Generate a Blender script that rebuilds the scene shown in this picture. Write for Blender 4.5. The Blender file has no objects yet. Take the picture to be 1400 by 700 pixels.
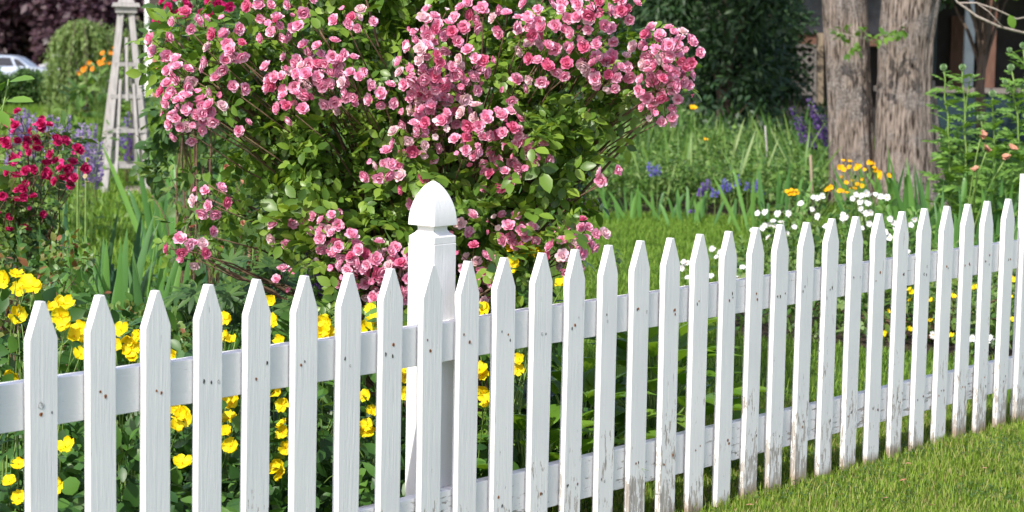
import bpy, math, numpy as np
from mathutils import Vector, Matrix, noise
S = bpy.context.scene
C = S.collection
R = math.radians

# ------------------------------------------------------------------ camera
FPX, PIT, ROLL, CH = 3003.7, 0.1024, 0.0190, 1.587
cp, sp, cr, sr = math.cos(PIT), math.sin(PIT), math.cos(ROLL), math.sin(ROLL)
cF = np.array([0, cp, -sp]); cU0 = np.array([0, sp, cp]); cR0 = np.array([1., 0, 0])
cR = cr*cR0 + sr*cU0; cU = -sr*cR0 + cr*cU0
EYE = np.array([0, 0, CH])
cam = bpy.data.cameras.new('camera'); co = bpy.data.objects.new('camera', cam); C.objects.link(co)
m = Matrix.Identity(4)
for i in range(3):
    m[i][0] = cR[i]; m[i][1] = cU[i]; m[i][2] = -cF[i]; m[i][3] = EYE[i]
co.matrix_world = m
cam.sensor_width = 36; cam.lens = 36*FPX/1400; cam.clip_end = 3000; cam.clip_start = .1
cam.dof.use_dof = True; cam.dof.focus_distance = 6.9; cam.dof.aperture_fstop = 7
S.camera = co

def ray(px, py):
    return cF + cR*(px-700)/FPX + cU*(350-py)/FPX
def W(px, py, Y):
    r = ray(px, py); return EYE + r*(Y/r[1])
def G(px, py, z=0):
    r = ray(px, py); return EYE + r*((z-CH)/r[2])
def gx(px, Y):                       # ground point seen in column px at depth Y
    r = ray(px, 300); return np.array([r[0]/r[1]*Y, Y, gh(Y)])
def gh(Y):
    t = min(1, max(0, (Y-45)/40.)); return -1.45*t*t*(3-2*t)

# ------------------------------------------------------------------ materials
def newmat(name):
    mt = bpy.data.materials.new(name); mt.use_nodes = True
    nt = mt.node_tree; nt.nodes.clear()
    out = nt.nodes.new('ShaderNodeOutputMaterial')
    return mt, nt, out
def N(nt, t, **kw):
    n = nt.nodes.new(t)
    for k, v in kw.items():
        if k in n.inputs.keys(): n.inputs[k].default_value = v
        else: setattr(n, k, v)
    return n
def ramp(nt, pts, interp='LINEAR'):
    n = nt.nodes.new('ShaderNodeValToRGB'); cr_ = n.color_ramp; cr_.interpolation = interp
    while len(cr_.elements) < len(pts): cr_.elements.new(.5)
    for e, (p, c) in zip(cr_.elements, pts):
        e.position = p; e.color = (*c, 1) if len(c) == 3 else c
    return n
def leafmat(name, cols, rough=.45, trans=.3, tcol=None, spec=.4, objrand=False):
    """foliage or petals: colour drawn per leaf"""
    mt, nt, out = newmat(name); L = nt.links.new
    geo = N(nt, 'ShaderNodeNewGeometry')
    n = len(cols)
    rp = ramp(nt, [(i/(max(1, n-1)), c) for i, c in enumerate(cols)])
    L(geo.outputs['Random Per Island'], rp.inputs[0])
    p = N(nt, 'ShaderNodeBsdfPrincipled', Roughness=rough); p.inputs['Specular IOR Level'].default_value = spec
    L(rp.outputs[0], p.inputs['Base Color'])
    t = N(nt, 'ShaderNodeBsdfTranslucent')
    mixc = N(nt, 'ShaderNodeMixRGB', blend_type='MULTIPLY'); mixc.inputs[0].default_value = 1
    L(rp.outputs[0], mixc.inputs[1]); tc = tcol or (1.6, 1.5, .6); mixc.inputs[2].default_value = (*tc, 1)
    L(mixc.outputs[0], t.inputs[0])
    mx = N(nt, 'ShaderNodeMixShader'); mx.inputs[0].default_value = trans
    L(p.outputs[0], mx.inputs[1]); L(t.outputs[0], mx.inputs[2]); L(mx.outputs[0], out.inputs[0])
    return mt
def noisemat(name, c1, c2, scale=5, rough=.7, bump=.2, stretch=(1, 1, 1), detail=6, coord='Object', metallic=0, dist=.02, spec=.3):
    mt, nt, out = newmat(name); L = nt.links.new
    tc = N(nt, 'ShaderNodeTexCoord'); mp = N(nt, 'ShaderNodeMapping'); mp.inputs['Scale'].default_value = stretch
    nz = N(nt, 'ShaderNodeTexNoise', Scale=scale, Detail=detail)
    L(tc.outputs[coord], mp.inputs[0]); L(mp.outputs[0], nz.inputs['Vector'])
    rp = ramp(nt, [(.3, c1), (.7, c2)]); L(nz.outputs[0], rp.inputs[0])
    p = N(nt, 'ShaderNodeBsdfPrincipled', Roughness=rough, Metallic=metallic); p.inputs['Specular IOR Level'].default_value = spec
    L(rp.outputs[0], p.inputs['Base Color'])
    if bump:
        b = N(nt, 'ShaderNodeBump', Strength=bump, Distance=dist); L(nz.outputs[0], b.inputs['Height']); L(b.outputs[0], p.inputs['Normal'])
    L(p.outputs[0], out.inputs[0]); return mt
def plain(name, c, rough=.5, metallic=0, spec=.5):
    mt, nt, out = newmat(name)
    p = N(nt, 'ShaderNodeBsdfPrincipled', Roughness=rough, Metallic=metallic); p.inputs['Base Color'].default_value = (*c, 1)
    p.inputs['Specular IOR Level'].default_value = spec
    nt.links.new(p.outputs[0], out.inputs[0]); return mt

def paintmat(name, wear=1.0, rail=False, peel_top=.30, clean=False, rl=.58):
    """old white gloss paint over softwood: grain, hairline cracks, peeling near the ground"""
    mt, nt, out = newmat(name); L = nt.links.new
    tc = N(nt, 'ShaderNodeTexCoord'); oi = N(nt, 'ShaderNodeObjectInfo')
    off = N(nt, 'ShaderNodeVectorMath', operation='MULTIPLY_ADD')
    cx = N(nt, 'ShaderNodeCombineXYZ'); L(oi.outputs['Random'], cx.inputs[0]); L(oi.outputs['Random'], cx.inputs[1]); L(oi.outputs['Random'], cx.inputs[2])
    L(cx.outputs[0], off.inputs[0]); off.inputs[1].default_value = (37, 23, 51); L(tc.outputs['Object'], off.inputs[2])
    def mapped(sc):
        mp = N(nt, 'ShaderNodeMapping'); mp.inputs['Scale'].default_value = sc; L(off.outputs[0], mp.inputs[0]); return mp
    g = (3, 60, 60) if rail else (60, 60, 3)
    grain = N(nt, 'ShaderNodeTexNoise', Scale=2.2, Detail=5, Roughness=.6, Distortion=.6); L(mapped(g).outputs[0], grain.inputs['Vector'])
    g2 = (6, 28, 28) if rail else (28, 28, 6)
    peel = N(nt, 'ShaderNodeTexNoise', Scale=2.4, Detail=7, Roughness=.68, Distortion=.3); L(mapped(g2).outputs[0], peel.inputs['Vector'])
    big = N(nt, 'ShaderNodeTexNoise', Scale=5, Detail=2); L(mapped((1, 1, 1)).outputs[0], big.inputs['Vector'])
    # threshold falls towards the ground
    sx = N(nt, 'ShaderNodeSeparateXYZ'); L(tc.outputs['Object'], sx.inputs[0])
    mr = N(nt, 'ShaderNodeMapRange'); mr.inputs['From Min'].default_value = 0; mr.inputs['From Max'].default_value = peel_top
    mr.inputs['To Min'].default_value = .80 if clean else (.475 if not rail else rl); mr.inputs['To Max'].default_value = .80 if clean else .74
    L(sx.outputs[2], mr.inputs[0])
    adj = N(nt, 'ShaderNodeMath', operation='MULTIPLY_ADD'); adj.inputs[1].default_value = -.34*wear; adj.inputs[2].default_value = .17*wear
    L(big.outputs[0], adj.inputs[0])
    th = N(nt, 'ShaderNodeMath', operation='ADD'); L(mr.outputs[0], th.inputs[0]); L(adj.outputs[0], th.inputs[1])
    rnd = N(nt, 'ShaderNodeMath', operation='MULTIPLY_ADD'); rnd.inputs[1].default_value = -.09*wear; rnd.inputs[2].default_value = .05; L(oi.outputs['Random'], rnd.inputs[0])
    th2 = N(nt, 'ShaderNodeMath', operation='ADD'); L(th.outputs[0], th2.inputs[0]); L(rnd.outputs[0], th2.inputs[1])
    df = N(nt, 'ShaderNodeMath', operation='SUBTRACT'); L(peel.outputs[0], df.inputs[0]); L(th2.outputs[0], df.inputs[1])
    mask = N(nt, 'ShaderNodeMapRange'); mask.inputs['From Min'].default_value = 0; mask.inputs['From Max'].default_value = .035; L(df.outputs[0], mask.inputs[0])
    # cracks along the grain
    ck = N(nt, 'ShaderNodeMapRange'); ck.inputs['From Min'].default_value = .335; ck.inputs['From Max'].default_value = .30; L(grain.outputs[0], ck.inputs[0])
    ckb = N(nt, 'ShaderNodeMath', operation='MULTIPLY'); L(ck.outputs[0], ckb.inputs[0]); ckm = N(nt, 'ShaderNodeMapRange'); ckm.inputs['From Min'].default_value = .52; ckm.inputs['From Max'].default_value = .6; L(big.outputs[0], ckm.inputs[0]); L(ckm.outputs[0], ckb.inputs[1])
    white = ramp(nt, [(.3, (.77, .77, .77)), (.7, (.83, .828, .82))]); L(big.outputs[0], white.inputs[0])
    wood = ramp(nt, [(.3, (.25, .225, .20)), (.5, (.42, .39, .355)), (.7, (.58, .55, .51))]); L(grain.outputs[0], wood.inputs[0])
    m1 = N(nt, 'ShaderNodeMixRGB'); L(mask.outputs[0], m1.inputs[0]); L(white.outputs[0], m1.inputs[1]); L(wood.outputs[0], m1.inputs[2])
    m2 = N(nt, 'ShaderNodeMixRGB'); L(ckb.outputs[0], m2.inputs[0]); L(m1.outputs[0], m2.inputs[1]); m2.inputs[2].default_value = (.38, .35, .32, 1)
    last = m2
    if not rail and not clean:   # earth splash and rot at the foot
        ft = N(nt, 'ShaderNodeMath', operation='MULTIPLY_ADD'); ft.inputs[1].default_value = .09; ft.inputs[2].default_value = -.005; L(big.outputs[0], ft.inputs[0])
        fd = N(nt, 'ShaderNodeMath', operation='SUBTRACT'); L(ft.outputs[0], fd.inputs[0]); L(sx.outputs[2], fd.inputs[1])
        fm = N(nt, 'ShaderNodeMapRange'); fm.inputs['From Min'].default_value = -.01; fm.inputs['From Max'].default_value = .03; fm.inputs['To Max'].default_value = .9; L(fd.outputs[0], fm.inputs[0])
        rot = ramp(nt, [(.38, (.17, .13, .09)), (.55, (.38, .28, .18)), (.7, (.42, .38, .32))]); L(grain.outputs[0], rot.inputs[0])
        m3 = N(nt, 'ShaderNodeMixRGB'); L(fm.outputs[0], m3.inputs[0]); L(m2.outputs[0], m3.inputs[1]); L(rot.outputs[0], m3.inputs[2]); last = m3
    p = N(nt, 'ShaderNodeBsdfPrincipled'); p.inputs['Specular IOR Level'].default_value = .35
    L(last.outputs[0], p.inputs['Base Color'])
    rr = N(nt, 'ShaderNodeMapRange'); rr.inputs['To Min'].default_value = .42; rr.inputs['To Max'].default_value = .85; L(mask.outputs[0], rr.inputs[0]); L(rr.outputs[0], p.inputs['Roughness'])
    h = N(nt, 'ShaderNodeMath', operation='MULTIPLY_ADD'); h.inputs[1].default_value = -.8; L(mask.outputs[0], h.inputs[0]); L(grain.outputs[0], h.inputs[2])
    b = N(nt, 'ShaderNodeBump', Strength=.5, Distance=.0022); L(h.outputs[0], b.inputs['Height']); L(b.outputs[0], p.inputs['Normal'])
    L(p.outputs[0], out.inputs[0]); return mt

M = {}
M['paint'] = paintmat('picket_paint', wear=1.05, peel_top=.56)
M['cappaint'] = paintmat('cap_paint', wear=.1, clean=True)
M['lowrail'] = paintmat('low_rail_paint', wear=1.0, rail=True, peel_top=.55, rl=.42)
M['worn'] = paintmat('worn_picket_paint', wear=1.2, peel_top=1.0)
M['rail'] = paintmat('rail_paint', wear=.6, rail=True, peel_top=.5)
M['postpaint'] = paintmat('post_paint', wear=.3, peel_top=.35)
M['rust'] = noisemat('rust', (.32, .10, .03), (.5, .2, .06), 300, .8, 0)
M['hole'] = plain('nail_hole', (.02, .016, .013), .9)
M['knot'] = plain('knot_edge', (.42, .41, .40), .8)
M['greywood'] = noisemat('grey_wood', (.26, .25, .242), (.41, .395, .385), 6, .8, .3, (8, 8, 1), dist=.01)
M['bark'] = None
M['tan'] = noisemat('tan_wood', (.20, .155, .11), (.30, .24, .17), 6, .8, .2, (6, 6, 1))
M['twig'] = noisemat('twig', (.10, .06, .04), (.20, .13, .08), 60, .8, .2)
M['greystem'] = noisemat('grey_twig', (.22, .19, .16), (.38, .34, .3), 30, .8, .2)
M['greenstem'] = noisemat('green_stem', (.10, .20, .04), (.22, .32, .08), 20, .6, 0)
M['rose_leaf'] = leafmat('rose_leaf', [(.045, .10, .018), (.095, .19, .028), (.155, .27, .036), (.23, .35, .05)], .36, .32)
M['rose_leaf2'] = leafmat('shrub_leaf', [(.03, .08, .02), (.06, .13, .03), (.12, .2, .04), (.18, .27, .06)], .5, .25)
M['red_leaf'] = leafmat('reddish_leaf', [(.04, .1, .02), (.07, .16, .03), (.13, .22, .05), (.16, .22, .05), (.24, .09, .045)], .4, .25)
M['prim_leaf'] = leafmat('primrose_leaf', [(.025, .075, .018), (.05, .13, .025), (.10, .22, .035)], .42, .22)
M['dark_leaf'] = leafmat('dark_leaf', [(.012, .035, .012), (.022, .06, .018), (.04, .09, .025)], .5, .2)
M['shade_leaf'] = leafmat('mid_leaf', [(.03, .08, .02), (.06, .13, .03), (.10, .19, .045)], .5, .25)
M['fresh_leaf'] = leafmat('fresh_leaf', [(.07, .16, .03), (.13, .26, .04), (.20, .35, .06)], .45, .35)
M['bed_leaf'] = leafmat('bed_leaf', [(.035, .09, .02), (.07, .16, .03), (.11, .22, .04), (.16, .27, .06), (.20, .28, .10)], .5, .28)
M['purple_leaf'] = leafmat('purple_leaf', [(.03, .014, .022), (.055, .028, .04), (.10, .06, .07)], .45, .15, (1.5, .8, 1))
M['willow_leaf'] = leafmat('weeping_leaf', [(.10, .17, .05), (.17, .26, .07), (.22, .30, .10)], .5, .25)
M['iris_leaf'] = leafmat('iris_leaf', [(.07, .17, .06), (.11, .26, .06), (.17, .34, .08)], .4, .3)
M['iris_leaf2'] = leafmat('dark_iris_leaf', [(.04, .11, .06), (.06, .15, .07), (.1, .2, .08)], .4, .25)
M['hosta_leaf'] = leafmat('hosta_leaf', [(.12, .26, .03), (.18, .34, .04), (.24, .40, .06)], .36, .4)
M['grass2'] = leafmat('back_grass_blade', [(.08, .17, .018), (.12, .23, .028), (.16, .28, .036), (.21, .31, .05)], .6, .3, None, .2)
M['straw'] = leafmat('straw', [(.35, .27, .13), (.28, .24, .10), (.42, .34, .2)], .7, .2)
M['thistle_leaf'] = leafmat('thistle_leaf', [(.08, .18, .04), (.14, .27, .05), (.2, .36, .08)], .5, .3)
M['grass'] = leafmat('grass_blade', [(.09, .17, .018), (.14, .24, .026), (.19, .30, .034), (.24, .33, .05), (.38, .34, .15)], .6, .3, None, .2)
M['petal_pink'] = leafmat('petal_pale', [(.84, .30, .48), (.88, .42, .60), (.90, .55, .70), (.92, .70, .78)], .55, .3, (1.1, .8, .9), .2)
M['petal_rose'] = leafmat('petal_mid', [(.76, .16, .33), (.83, .26, .43), (.88, .38, .54)], .55, .3, (1.1, .7, .8), .2)
M['petal_crim'] = leafmat('petal_crimson', [(.42, .01, .10), (.60, .03, .17), (.70, .08, .26)], .5, .25, (1.2, .5, .7), .2)
M['petal_mag'] = leafmat('petal_magenta', [(.60, .02, .18), (.75, .06, .28)], .5, .3, (1.1, .6, .8), .2)
M['petal_yel'] = leafmat('petal_yellow', [(.84, .60, .005), (.88, .69, .01), (.90, .77, .02)], .5, .35, (1.05, .95, .3), .2)
M['petal_gold'] = leafmat('petal_gold', [(.85, .42, .005), (.90, .55, .01)], .5, .3, (1.1, .8, .2), .2)
M['petal_white'] = leafmat('petal_white', [(.80, .80, .80), (.85, .85, .84)], .5, .3, (1, 1, 1), .2)
M['petal_orange'] = leafmat('petal_orange', [(.75, .22, .01), (.85, .34, .03)], .5, .3, (1.1, .7, .3), .2)
M['petal_purple'] = leafmat('petal_purple', [(.12, .05, .32), (.22, .12, .46), (.30, .2, .5)], .6, .25, (1, .9, 1.2), .2)
M['petal_lav'] = leafmat('petal_lavender', [(.22, .16, .36), (.32, .24, .46), (.30, .25, .34)], .6, .25, (1, .9, 1.2), .2)
M['petal_blue'] = leafmat('petal_blue', [(.12, .12, .5), (.25, .2, .6)], .6, .25, (1, 1, 1.2), .2)
M['petal_spent'] = leafmat('petal_spent', [(.55, .25, .16), (.65, .35, .25)], .7, .25, (1, .8, .7), .1)
M['brown_seed'] = leafmat('seed_head', [(.20, .12, .08), (.34, .24, .17)], .8, .1, (1, .8, .7), .1)
M['sepal'] = leafmat('sepal', [(.35, .12, .05), (.30, .22, .06)], .6, .2)
M['globe'] = noisemat('globe_head', (.16, .28, .12), (.28, .40, .22), 80, .7, .4)
M['soil'] = noisemat('soil', (.025, .018, .012), (.06, .042, .028), 18, .95, .6)
M['asphalt'] = noisemat('asphalt', (.045, .045, .048), (.06, .06, .06), 40, .9, .1)
M['stone'] = noisemat('stone', (.28, .22, .18), (.40, .33, .28), 10, .9, .4)
M['brick'] = None

# ------------------------------------------------------------------ objects
def world_origin(o):
    v = Vector((0, 0, 0))
    while o is not None: v = v + o.location; o = o.parent
    return np.array(v)
def thing(name, label, cat, loc=(0, 0, 0), group=None, rotz=0):
    o = bpy.data.objects.new(name, None); C.objects.link(o); o.empty_display_size = .1
    o.location = tuple(float(v) for v in loc); o.rotation_euler = (0, 0, rotz)
    tag(o, label, cat, group); return o
def tag(o, label=None, cat=None, group=None, kind=None):
    if label: o['label'] = label
    if cat: o['category'] = cat
    if group: o['group'] = group
    if kind: o['kind'] = kind
    return o
def mesh(name, V, F, mats, parent=None, mi=None, smooth=True, loc=None):
    """V world coordinates; F triangles (n,3) or list of polygons"""
    V = np.asarray(V, float)
    org = world_origin(parent) if parent is not None else (np.asarray(loc, float) if loc is not None else np.zeros(3))
    me = bpy.data.meshes.new(name)
    if isinstance(F, np.ndarray):
        nf = len(F); me.vertices.add(len(V)); me.vertices.foreach_set('co', (V-org).astype(np.float32).ravel())
        me.loops.add(nf*3); me.loops.foreach_set('vertex_index', F.astype(np.int32).ravel())
        me.polygons.add(nf); me.polygons.foreach_set('loop_start', np.arange(0, nf*3, 3, dtype=np.int32))
        me.polygons.foreach_set('loop_total', np.full(nf, 3, dtype=np.int32))
    else:
        me.from_pydata([tuple(v) for v in (V-org)], [], [list(f) for f in F])
    for mt in (mats if isinstance(mats, (list, tuple)) else [mats]): me.materials.append(mt)
    if mi is not None: me.polygons.foreach_set('material_index', np.asarray(mi, dtype=np.int32))
    me.polygons.foreach_set('use_smooth', np.full(len(me.polygons), bool(smooth)))
    me.update(); me.validate(verbose=False)
    o = bpy.data.objects.new(name, me); C.objects.link(o)
    if parent is not None: o.parent = parent
    elif loc is not None: o.location = tuple(float(v) for v in loc)
    return o

class Acc:
    def __init__(s): s.V = []; s.F = []; s.M = []; s.n = 0
    def add(s, V, F, mi=0):
        V = np.asarray(V, float); F = np.asarray(F, int)
        s.V.append(V); s.F.append(F+s.n); s.M.append(np.full(len(F), mi) if np.isscalar(mi) else np.asarray(mi)); s.n += len(V); return s
    def box(s, lo, hi, mi=0):
        x0, y0, z0 = lo; x1, y1, z1 = hi
        V = [(x0, y0, z0), (x1, y0, z0), (x1, y1, z0), (x0, y1, z0), (x0, y0, z1), (x1, y0, z1), (x1, y1, z1), (x0, y1, z1)]
        Q = [(0, 3, 2, 1), (4, 5, 6, 7), (0, 1, 5, 4), (1, 2, 6, 5), (2, 3, 7, 6), (3, 0, 4, 7)]
        return s.add(V, tri(Q), mi)
    def bar(s, a, b, w, d, mi=0, up=(0, 0, 1)):
        """rectangular bar from a to b, w across, d deep"""
        a = np.array(a, float); b = np.array(b, float); t = unit(b-a)
        u = np.cross(t, np.array(up, float)); u = unit(u) if np.linalg.norm(u) > 1e-5 else np.array([1., 0, 0]); v = np.cross(u, t)
        V = [p+u*i*w/2+v*j*d/2 for p in (a, b) for i, j in ((-1, -1), (1, -1), (1, 1), (-1, 1))]
        Q = [(0, 1, 2, 3), (7, 6, 5, 4), (0, 4, 5, 1), (1, 5, 6, 2), (2, 6, 7, 3), (3, 7, 4, 0)]
        return s.add(V, tri(Q), mi)
    def tube(s, pts, rad, seg=6, mi=0):
        pts = np.asarray(pts, float); n = len(pts)
        rad = np.full(n, rad) if np.isscalar(rad) else np.asarray(rad, float)
        T = np.gradient(pts, axis=0); T /= np.linalg.norm(T, axis=1)[:, None]+1e-9
        ref = np.array([.31, .9, .2]) if abs(T[:, 2]).mean() > .5 else np.array([.1, .1, 1])
        U = np.cross(T, ref); U /= np.linalg.norm(U, axis=1)[:, None]+1e-9; Vv = np.cross(T, U)
        a = np.linspace(0, 2*np.pi, seg, endpoint=False)
        V = (pts[:, None]+rad[:, None, None]*(np.cos(a)[None, :, None]*U[:, None]+np.sin(a)[None, :, None]*Vv[:, None])).reshape(-1, 3)
        F = []
        for i in range(n-1):
            for j in range(seg):
                k = (j+1) % seg; a0, b0, c0, d0 = i*seg+j, i*seg+k, (i+1)*seg+k, (i+1)*seg+j
                F += [(a0, b0, c0), (a0, c0, d0)]
        for j in range(1, seg-1): F += [(0, j+1, j), ((n-1)*seg, (n-1)*seg+j, (n-1)*seg+j+1)]
        return s.add(V, F, mi)
    def inst(s, T, P, X, Z, sc, mi=None):
        """scatter template T=(V,F[,M]) with local x along X and normal near Z"""
        P = np.atleast_2d(P); X = np.atleast_2d(X).astype(float); Z = np.atleast_2d(Z).astype(float); n = len(P)
        if n == 0: return s
        sc = np.full(n, sc) if np.isscalar(sc) else np.asarray(sc)
        X = X/(np.linalg.norm(X, axis=1)[:, None]+1e-9)
        Y = np.cross(Z, X); Y /= np.linalg.norm(Y, axis=1)[:, None]+1e-9; Z2 = np.cross(X, Y)
        B = np.stack([X, Y, Z2], 1)*sc[:, None, None]
        V = (np.einsum('vk,nkj->nvj', T[0], B)+P[:, None]).reshape(-1, 3)
        F = (T[1][None]+(np.arange(n)*len(T[0]))[:, None, None]).reshape(-1, 3)
        mm = np.tile(T[2], n) if len(T) > 2 and mi is None else (mi or 0)
        return s.add(V, F, mm)
    def build(s, name, mats, parent=None, smooth=True, loc=None):
        if not s.V: return None
        return mesh(name, np.concatenate(s.V), np.concatenate(s.F), mats, parent, np.concatenate(s.M), smooth, loc)
def tri(Q):
    F = []
    for q in Q:
        for i in range(1, len(q)-1): F.append((q[0], q[i], q[i+1]))
    return F
def unit(v):
    v = np.asarray(v, float); return v/(np.linalg.norm(v)+1e-12)
def units(v): return v/(np.linalg.norm(v, axis=-1, keepdims=True)+1e-12)

# ------------------------------------------------------------------ leaf and flower templates
def leafT(L=1., w=.55, fold=.18, droop=.12, rows=((.0, 0), (.22, .72), (.5, 1), (.78, .68), (1, 0))):
    V = []; F = []; idx = []
    for t, k in rows:
        x = t*L; z = -droop*L*t*t
        if k == 0: idx.append((len(V),)); V.append((x, 0, z))
        else:
            h = k*w*L/2; idx.append((len(V), len(V)+1, len(V)+2)); V += [(x, -h, z+fold*h), (x, 0, z), (x, h, z+fold*h)]
    for a, b in zip(idx[:-1], idx[1:]):
        if len(a) == 1 and len(b) == 3: F += [(a[0], b[0], b[1]), (a[0], b[1], b[2])]
        elif len(b) == 1: F += [(a[0], b[0], a[1]), (a[1], b[0], a[2])]
        else: F += [(a[0], b[0], b[1]), (a[0], b[1], a[1]), (a[1], b[1], b[2]), (a[1], b[2], a[2])]
    return np.array(V, float), np.array(F)
def joinT(parts):
    V = []; F = []; Mm = []; n = 0
    for p in parts:
        V.append(p[0]); F.append(p[1]+n); Mm.append(p[2] if len(p) > 2 else np.zeros(len(p[1]), int)); n += len(p[0])
    return np.concatenate(V), np.concatenate(F), np.concatenate(Mm)
def rotT(T, ax, ang, off=(0, 0, 0), sc=1):
    Rm = np.array(Matrix.Rotation(ang, 3, ax)); return (T[0]*sc@Rm.T+np.array(off),)+tuple(T[1:])
LEAF = leafT(1, .6, .2, .15)
LEAFN = leafT(1, .3, .25, .3)
DIA = (np.array([(0, 0, 0), (.45, -.32, .05), (1, 0, -.08), (.45, .32, .05)], float), np.array([(0, 1, 2), (0, 2, 3)]))
_r = np.random.default_rng(5)
def compoundT(seed):
    g = np.random.default_rng(seed); ps = []
    for x, a in ((.22, 1), (.22, -1), (.5, 1), (.5, -1), (.62, 0)):
        ps.append(rotT(rotT(leafT(.42*(1 if a else 1.15), .62, .22, .2), 'X', g.normal(0, .3)), 'Z', a*R(62+g.normal(0, 8)), (x, 0, -.1*x*x)))
    return joinT(ps)[:2]
COMP = [compoundT(i) for i in range(5)]
def petalT(L, w, cup, notch=0., n=4):
    """cupped petal rising along x, curving up in z"""
    V = []; F = []
    prof = [(0, .25), (.35, .75), (.7, 1), (1, .62)]
    for i, (t, k) in enumerate(prof):
        for j in range(n):
            u = j/(n-1)*2-1
            x = L*(t-(notch if i == 3 and abs(u) < .5 else 0)*1.0-(.12*u*u if i >= 2 else 0))
            V.append((x*math.cos(cup*t), u*w*k/2, x*math.sin(cup*t)+.12*w*u*u))
    for i in range(3):
        for j in range(n-1):
            a = i*n+j; F += [(a, a+n, a+n+1), (a, a+n+1, a+1)]
    return np.array(V), np.array(F)
def blossomT(seed, rings):
    """rings: (count, length, width, cup, tilt, material); z is the flower axis"""
    g = np.random.default_rng(seed); ps = []
    for cnt, L, w, cup, tilt, mi, *nc in rings:
        a0 = g.uniform(0, 6)
        for k in range(cnt):
            p = petalT(L*g.uniform(.88, 1.08), w, cup, nc[0] if nc else 0)
            p = rotT(p, 'Y', -tilt+g.normal(0, .09)); p = rotT(p, 'Z', a0+2*np.pi*k/cnt+g.normal(0, .12))
            ps.append((p[0], p[1], np.full(len(p[1]), mi)))
    return joinT(ps)
ROSE = [blossomT(i, [(7, .5, .42, .30, .0, 0), (7, .44, .36, .45, .28, 0), (6, .35, .30, .6, .60, 0), (5, .26, .25, .7, .9, 1), (4, .18, .18, .6, 1.2, 1)]) for i in range(5)]
BUD = blossomT(9, [(5, .45, .4, 1.5, .9, 1)])
def ruffle(T, seed, k=.045):
    g = np.random.default_rng(seed); V = T[0].copy(); rr = np.linalg.norm(V[:, :2], axis=1); V += g.normal(0, k, V.shape)*(rr > .28)[:, None]*[.6, .6, 1.3]; return (V,)+tuple(T[1:])
PRIM = [ruffle(joinT([blossomT(20+i, [(4, .54, .62, .22, [.02, .18, .1, .45][i], 0, .12)]), blossomT(60+i, [(5, .10, .045, .3, .9, 1)])]), i) for i in range(4)]
DAISY = blossomT(30, [(8, .5, .30, .15, .05, 0), (5, .12, .14, .3, .3, 1)])
FIVE = blossomT(31, [(5, .5, .5, .25, .1, 0), (4, .1, .1, .3, .5, 1)])
STAR = blossomT(33, [(6, .5, .2, .3, .3, 0)])

def ball(g, n, e=.4):
    d = units(g.normal(size=(n, 3))); return d*(g.random(n)**e)[:, None], d
def blobs_px(bl):
    """(px,py,rx,ry,Y,depth) -> centre and radii in metres"""
    out = []
    for px, py, rx, ry, Y, dy in bl:
        k = Y/FPX; out.append((W(px, py, Y), np.array([rx*k, dy, ry*k])))
    return out
def sample_clumps(g, bl, dens, rcl, nper, zmin=.03):
    """clumped leaf positions inside ellipsoids (centre, radii); dens = clumps per m3^(2/3)"""
    P = []; O = []
    for c, r in bl:
        nc = max(2, int(dens*(r[0]*r[1]*r[2])**(2/3.)*4))
        q, d = ball(g, nc, .33); cc = c+q*r
        for c1 in cc:
            n = max(1, int(nper*g.uniform(.5, 1.5))); q2, d2 = ball(g, n, .45)
            P.append(c1+q2*rcl*g.uniform(.6, 1.35)); O.append(units(d2*.7+units((c1-c)/r)*.5))
    P = np.concatenate(P); O = np.concatenate(O); k = P[:, 2] > zmin
    return P[k], O[k]
def put_leaves(acc, g, P, O, size, Ts, up=.7, var=.3, mi=0, droop=.25):
    n = len(P)
    Z = units(O*.6+np.array([0, -.15, up])+g.normal(0, .45, (n, 3)))
    X = units(O+g.normal(0, .6, (n, 3))-np.array([0, 0, droop]))
    sc = size*np.clip(g.normal(1, var, n), .4, 1.8)
    w = g.integers(0, len(Ts), n)
    for i, T in enumerate(Ts):
        k = w == i
        acc.inst((T[0], T[1]), P[k], X[k], Z[k], sc[k], mi)
    return acc
def curve(a, b, sag=0, n=7, g=None, jit=0.):
    a = np.asarray(a, float); b = np.asarray(b, float); t = np.linspace(0, 1, n)[:, None]
    # leaves the base upwards then leans to its end
    mid = np.array([a[0]+(b[0]-a[0])*.3, a[1]+(b[1]-a[1])*.3, a[2]+(b[2]-a[2])*.65+sag])
    p = (1-t)**2*a+2*t*(1-t)*mid+t*t*b
    if g is not None: p[1:-1] += g.normal(0, jit, (n-2, 3))
    return p
SUNV = None

# ------------------------------------------------------------------ light
FPHI = 0.6734
d2 = np.array([math.sin(FPHI), math.cos(FPHI), 0]); n2 = np.array([math.cos(FPHI), -math.sin(FPHI), 0])
az = R(11.0); EL = R(44)
sh = -d2*math.cos(az)+n2*math.sin(az)
SUNV = np.array([sh[0]*math.cos(EL), sh[1]*math.cos(EL), math.sin(EL)])
sl = bpy.data.lights.new('sun', 'SUN'); sl.energy = 3.3; sl.angle = R(.53); sl.color = (1, .95, .86)
so = bpy.data.objects.new('sun', sl); C.objects.link(so)
so.rotation_euler = Vector(SUNV).to_track_quat('Z', 'Y').to_euler()
wd = bpy.data.worlds.new('World'); S.world = wd; wd.use_nodes = True
nt = wd.node_tree; bg = nt.nodes['Background']; sky = nt.nodes.new('ShaderNodeTexSky'); sky.sky_type = 'NISHITA'
sky.sun_disc = False; sky.sun_elevation = EL; sky.sun_rotation = math.atan2(SUNV[0], SUNV[1]); sky.air_density = 1.0; sky.dust_density = 1.2; sky.ozone_density = 1.6
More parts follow.
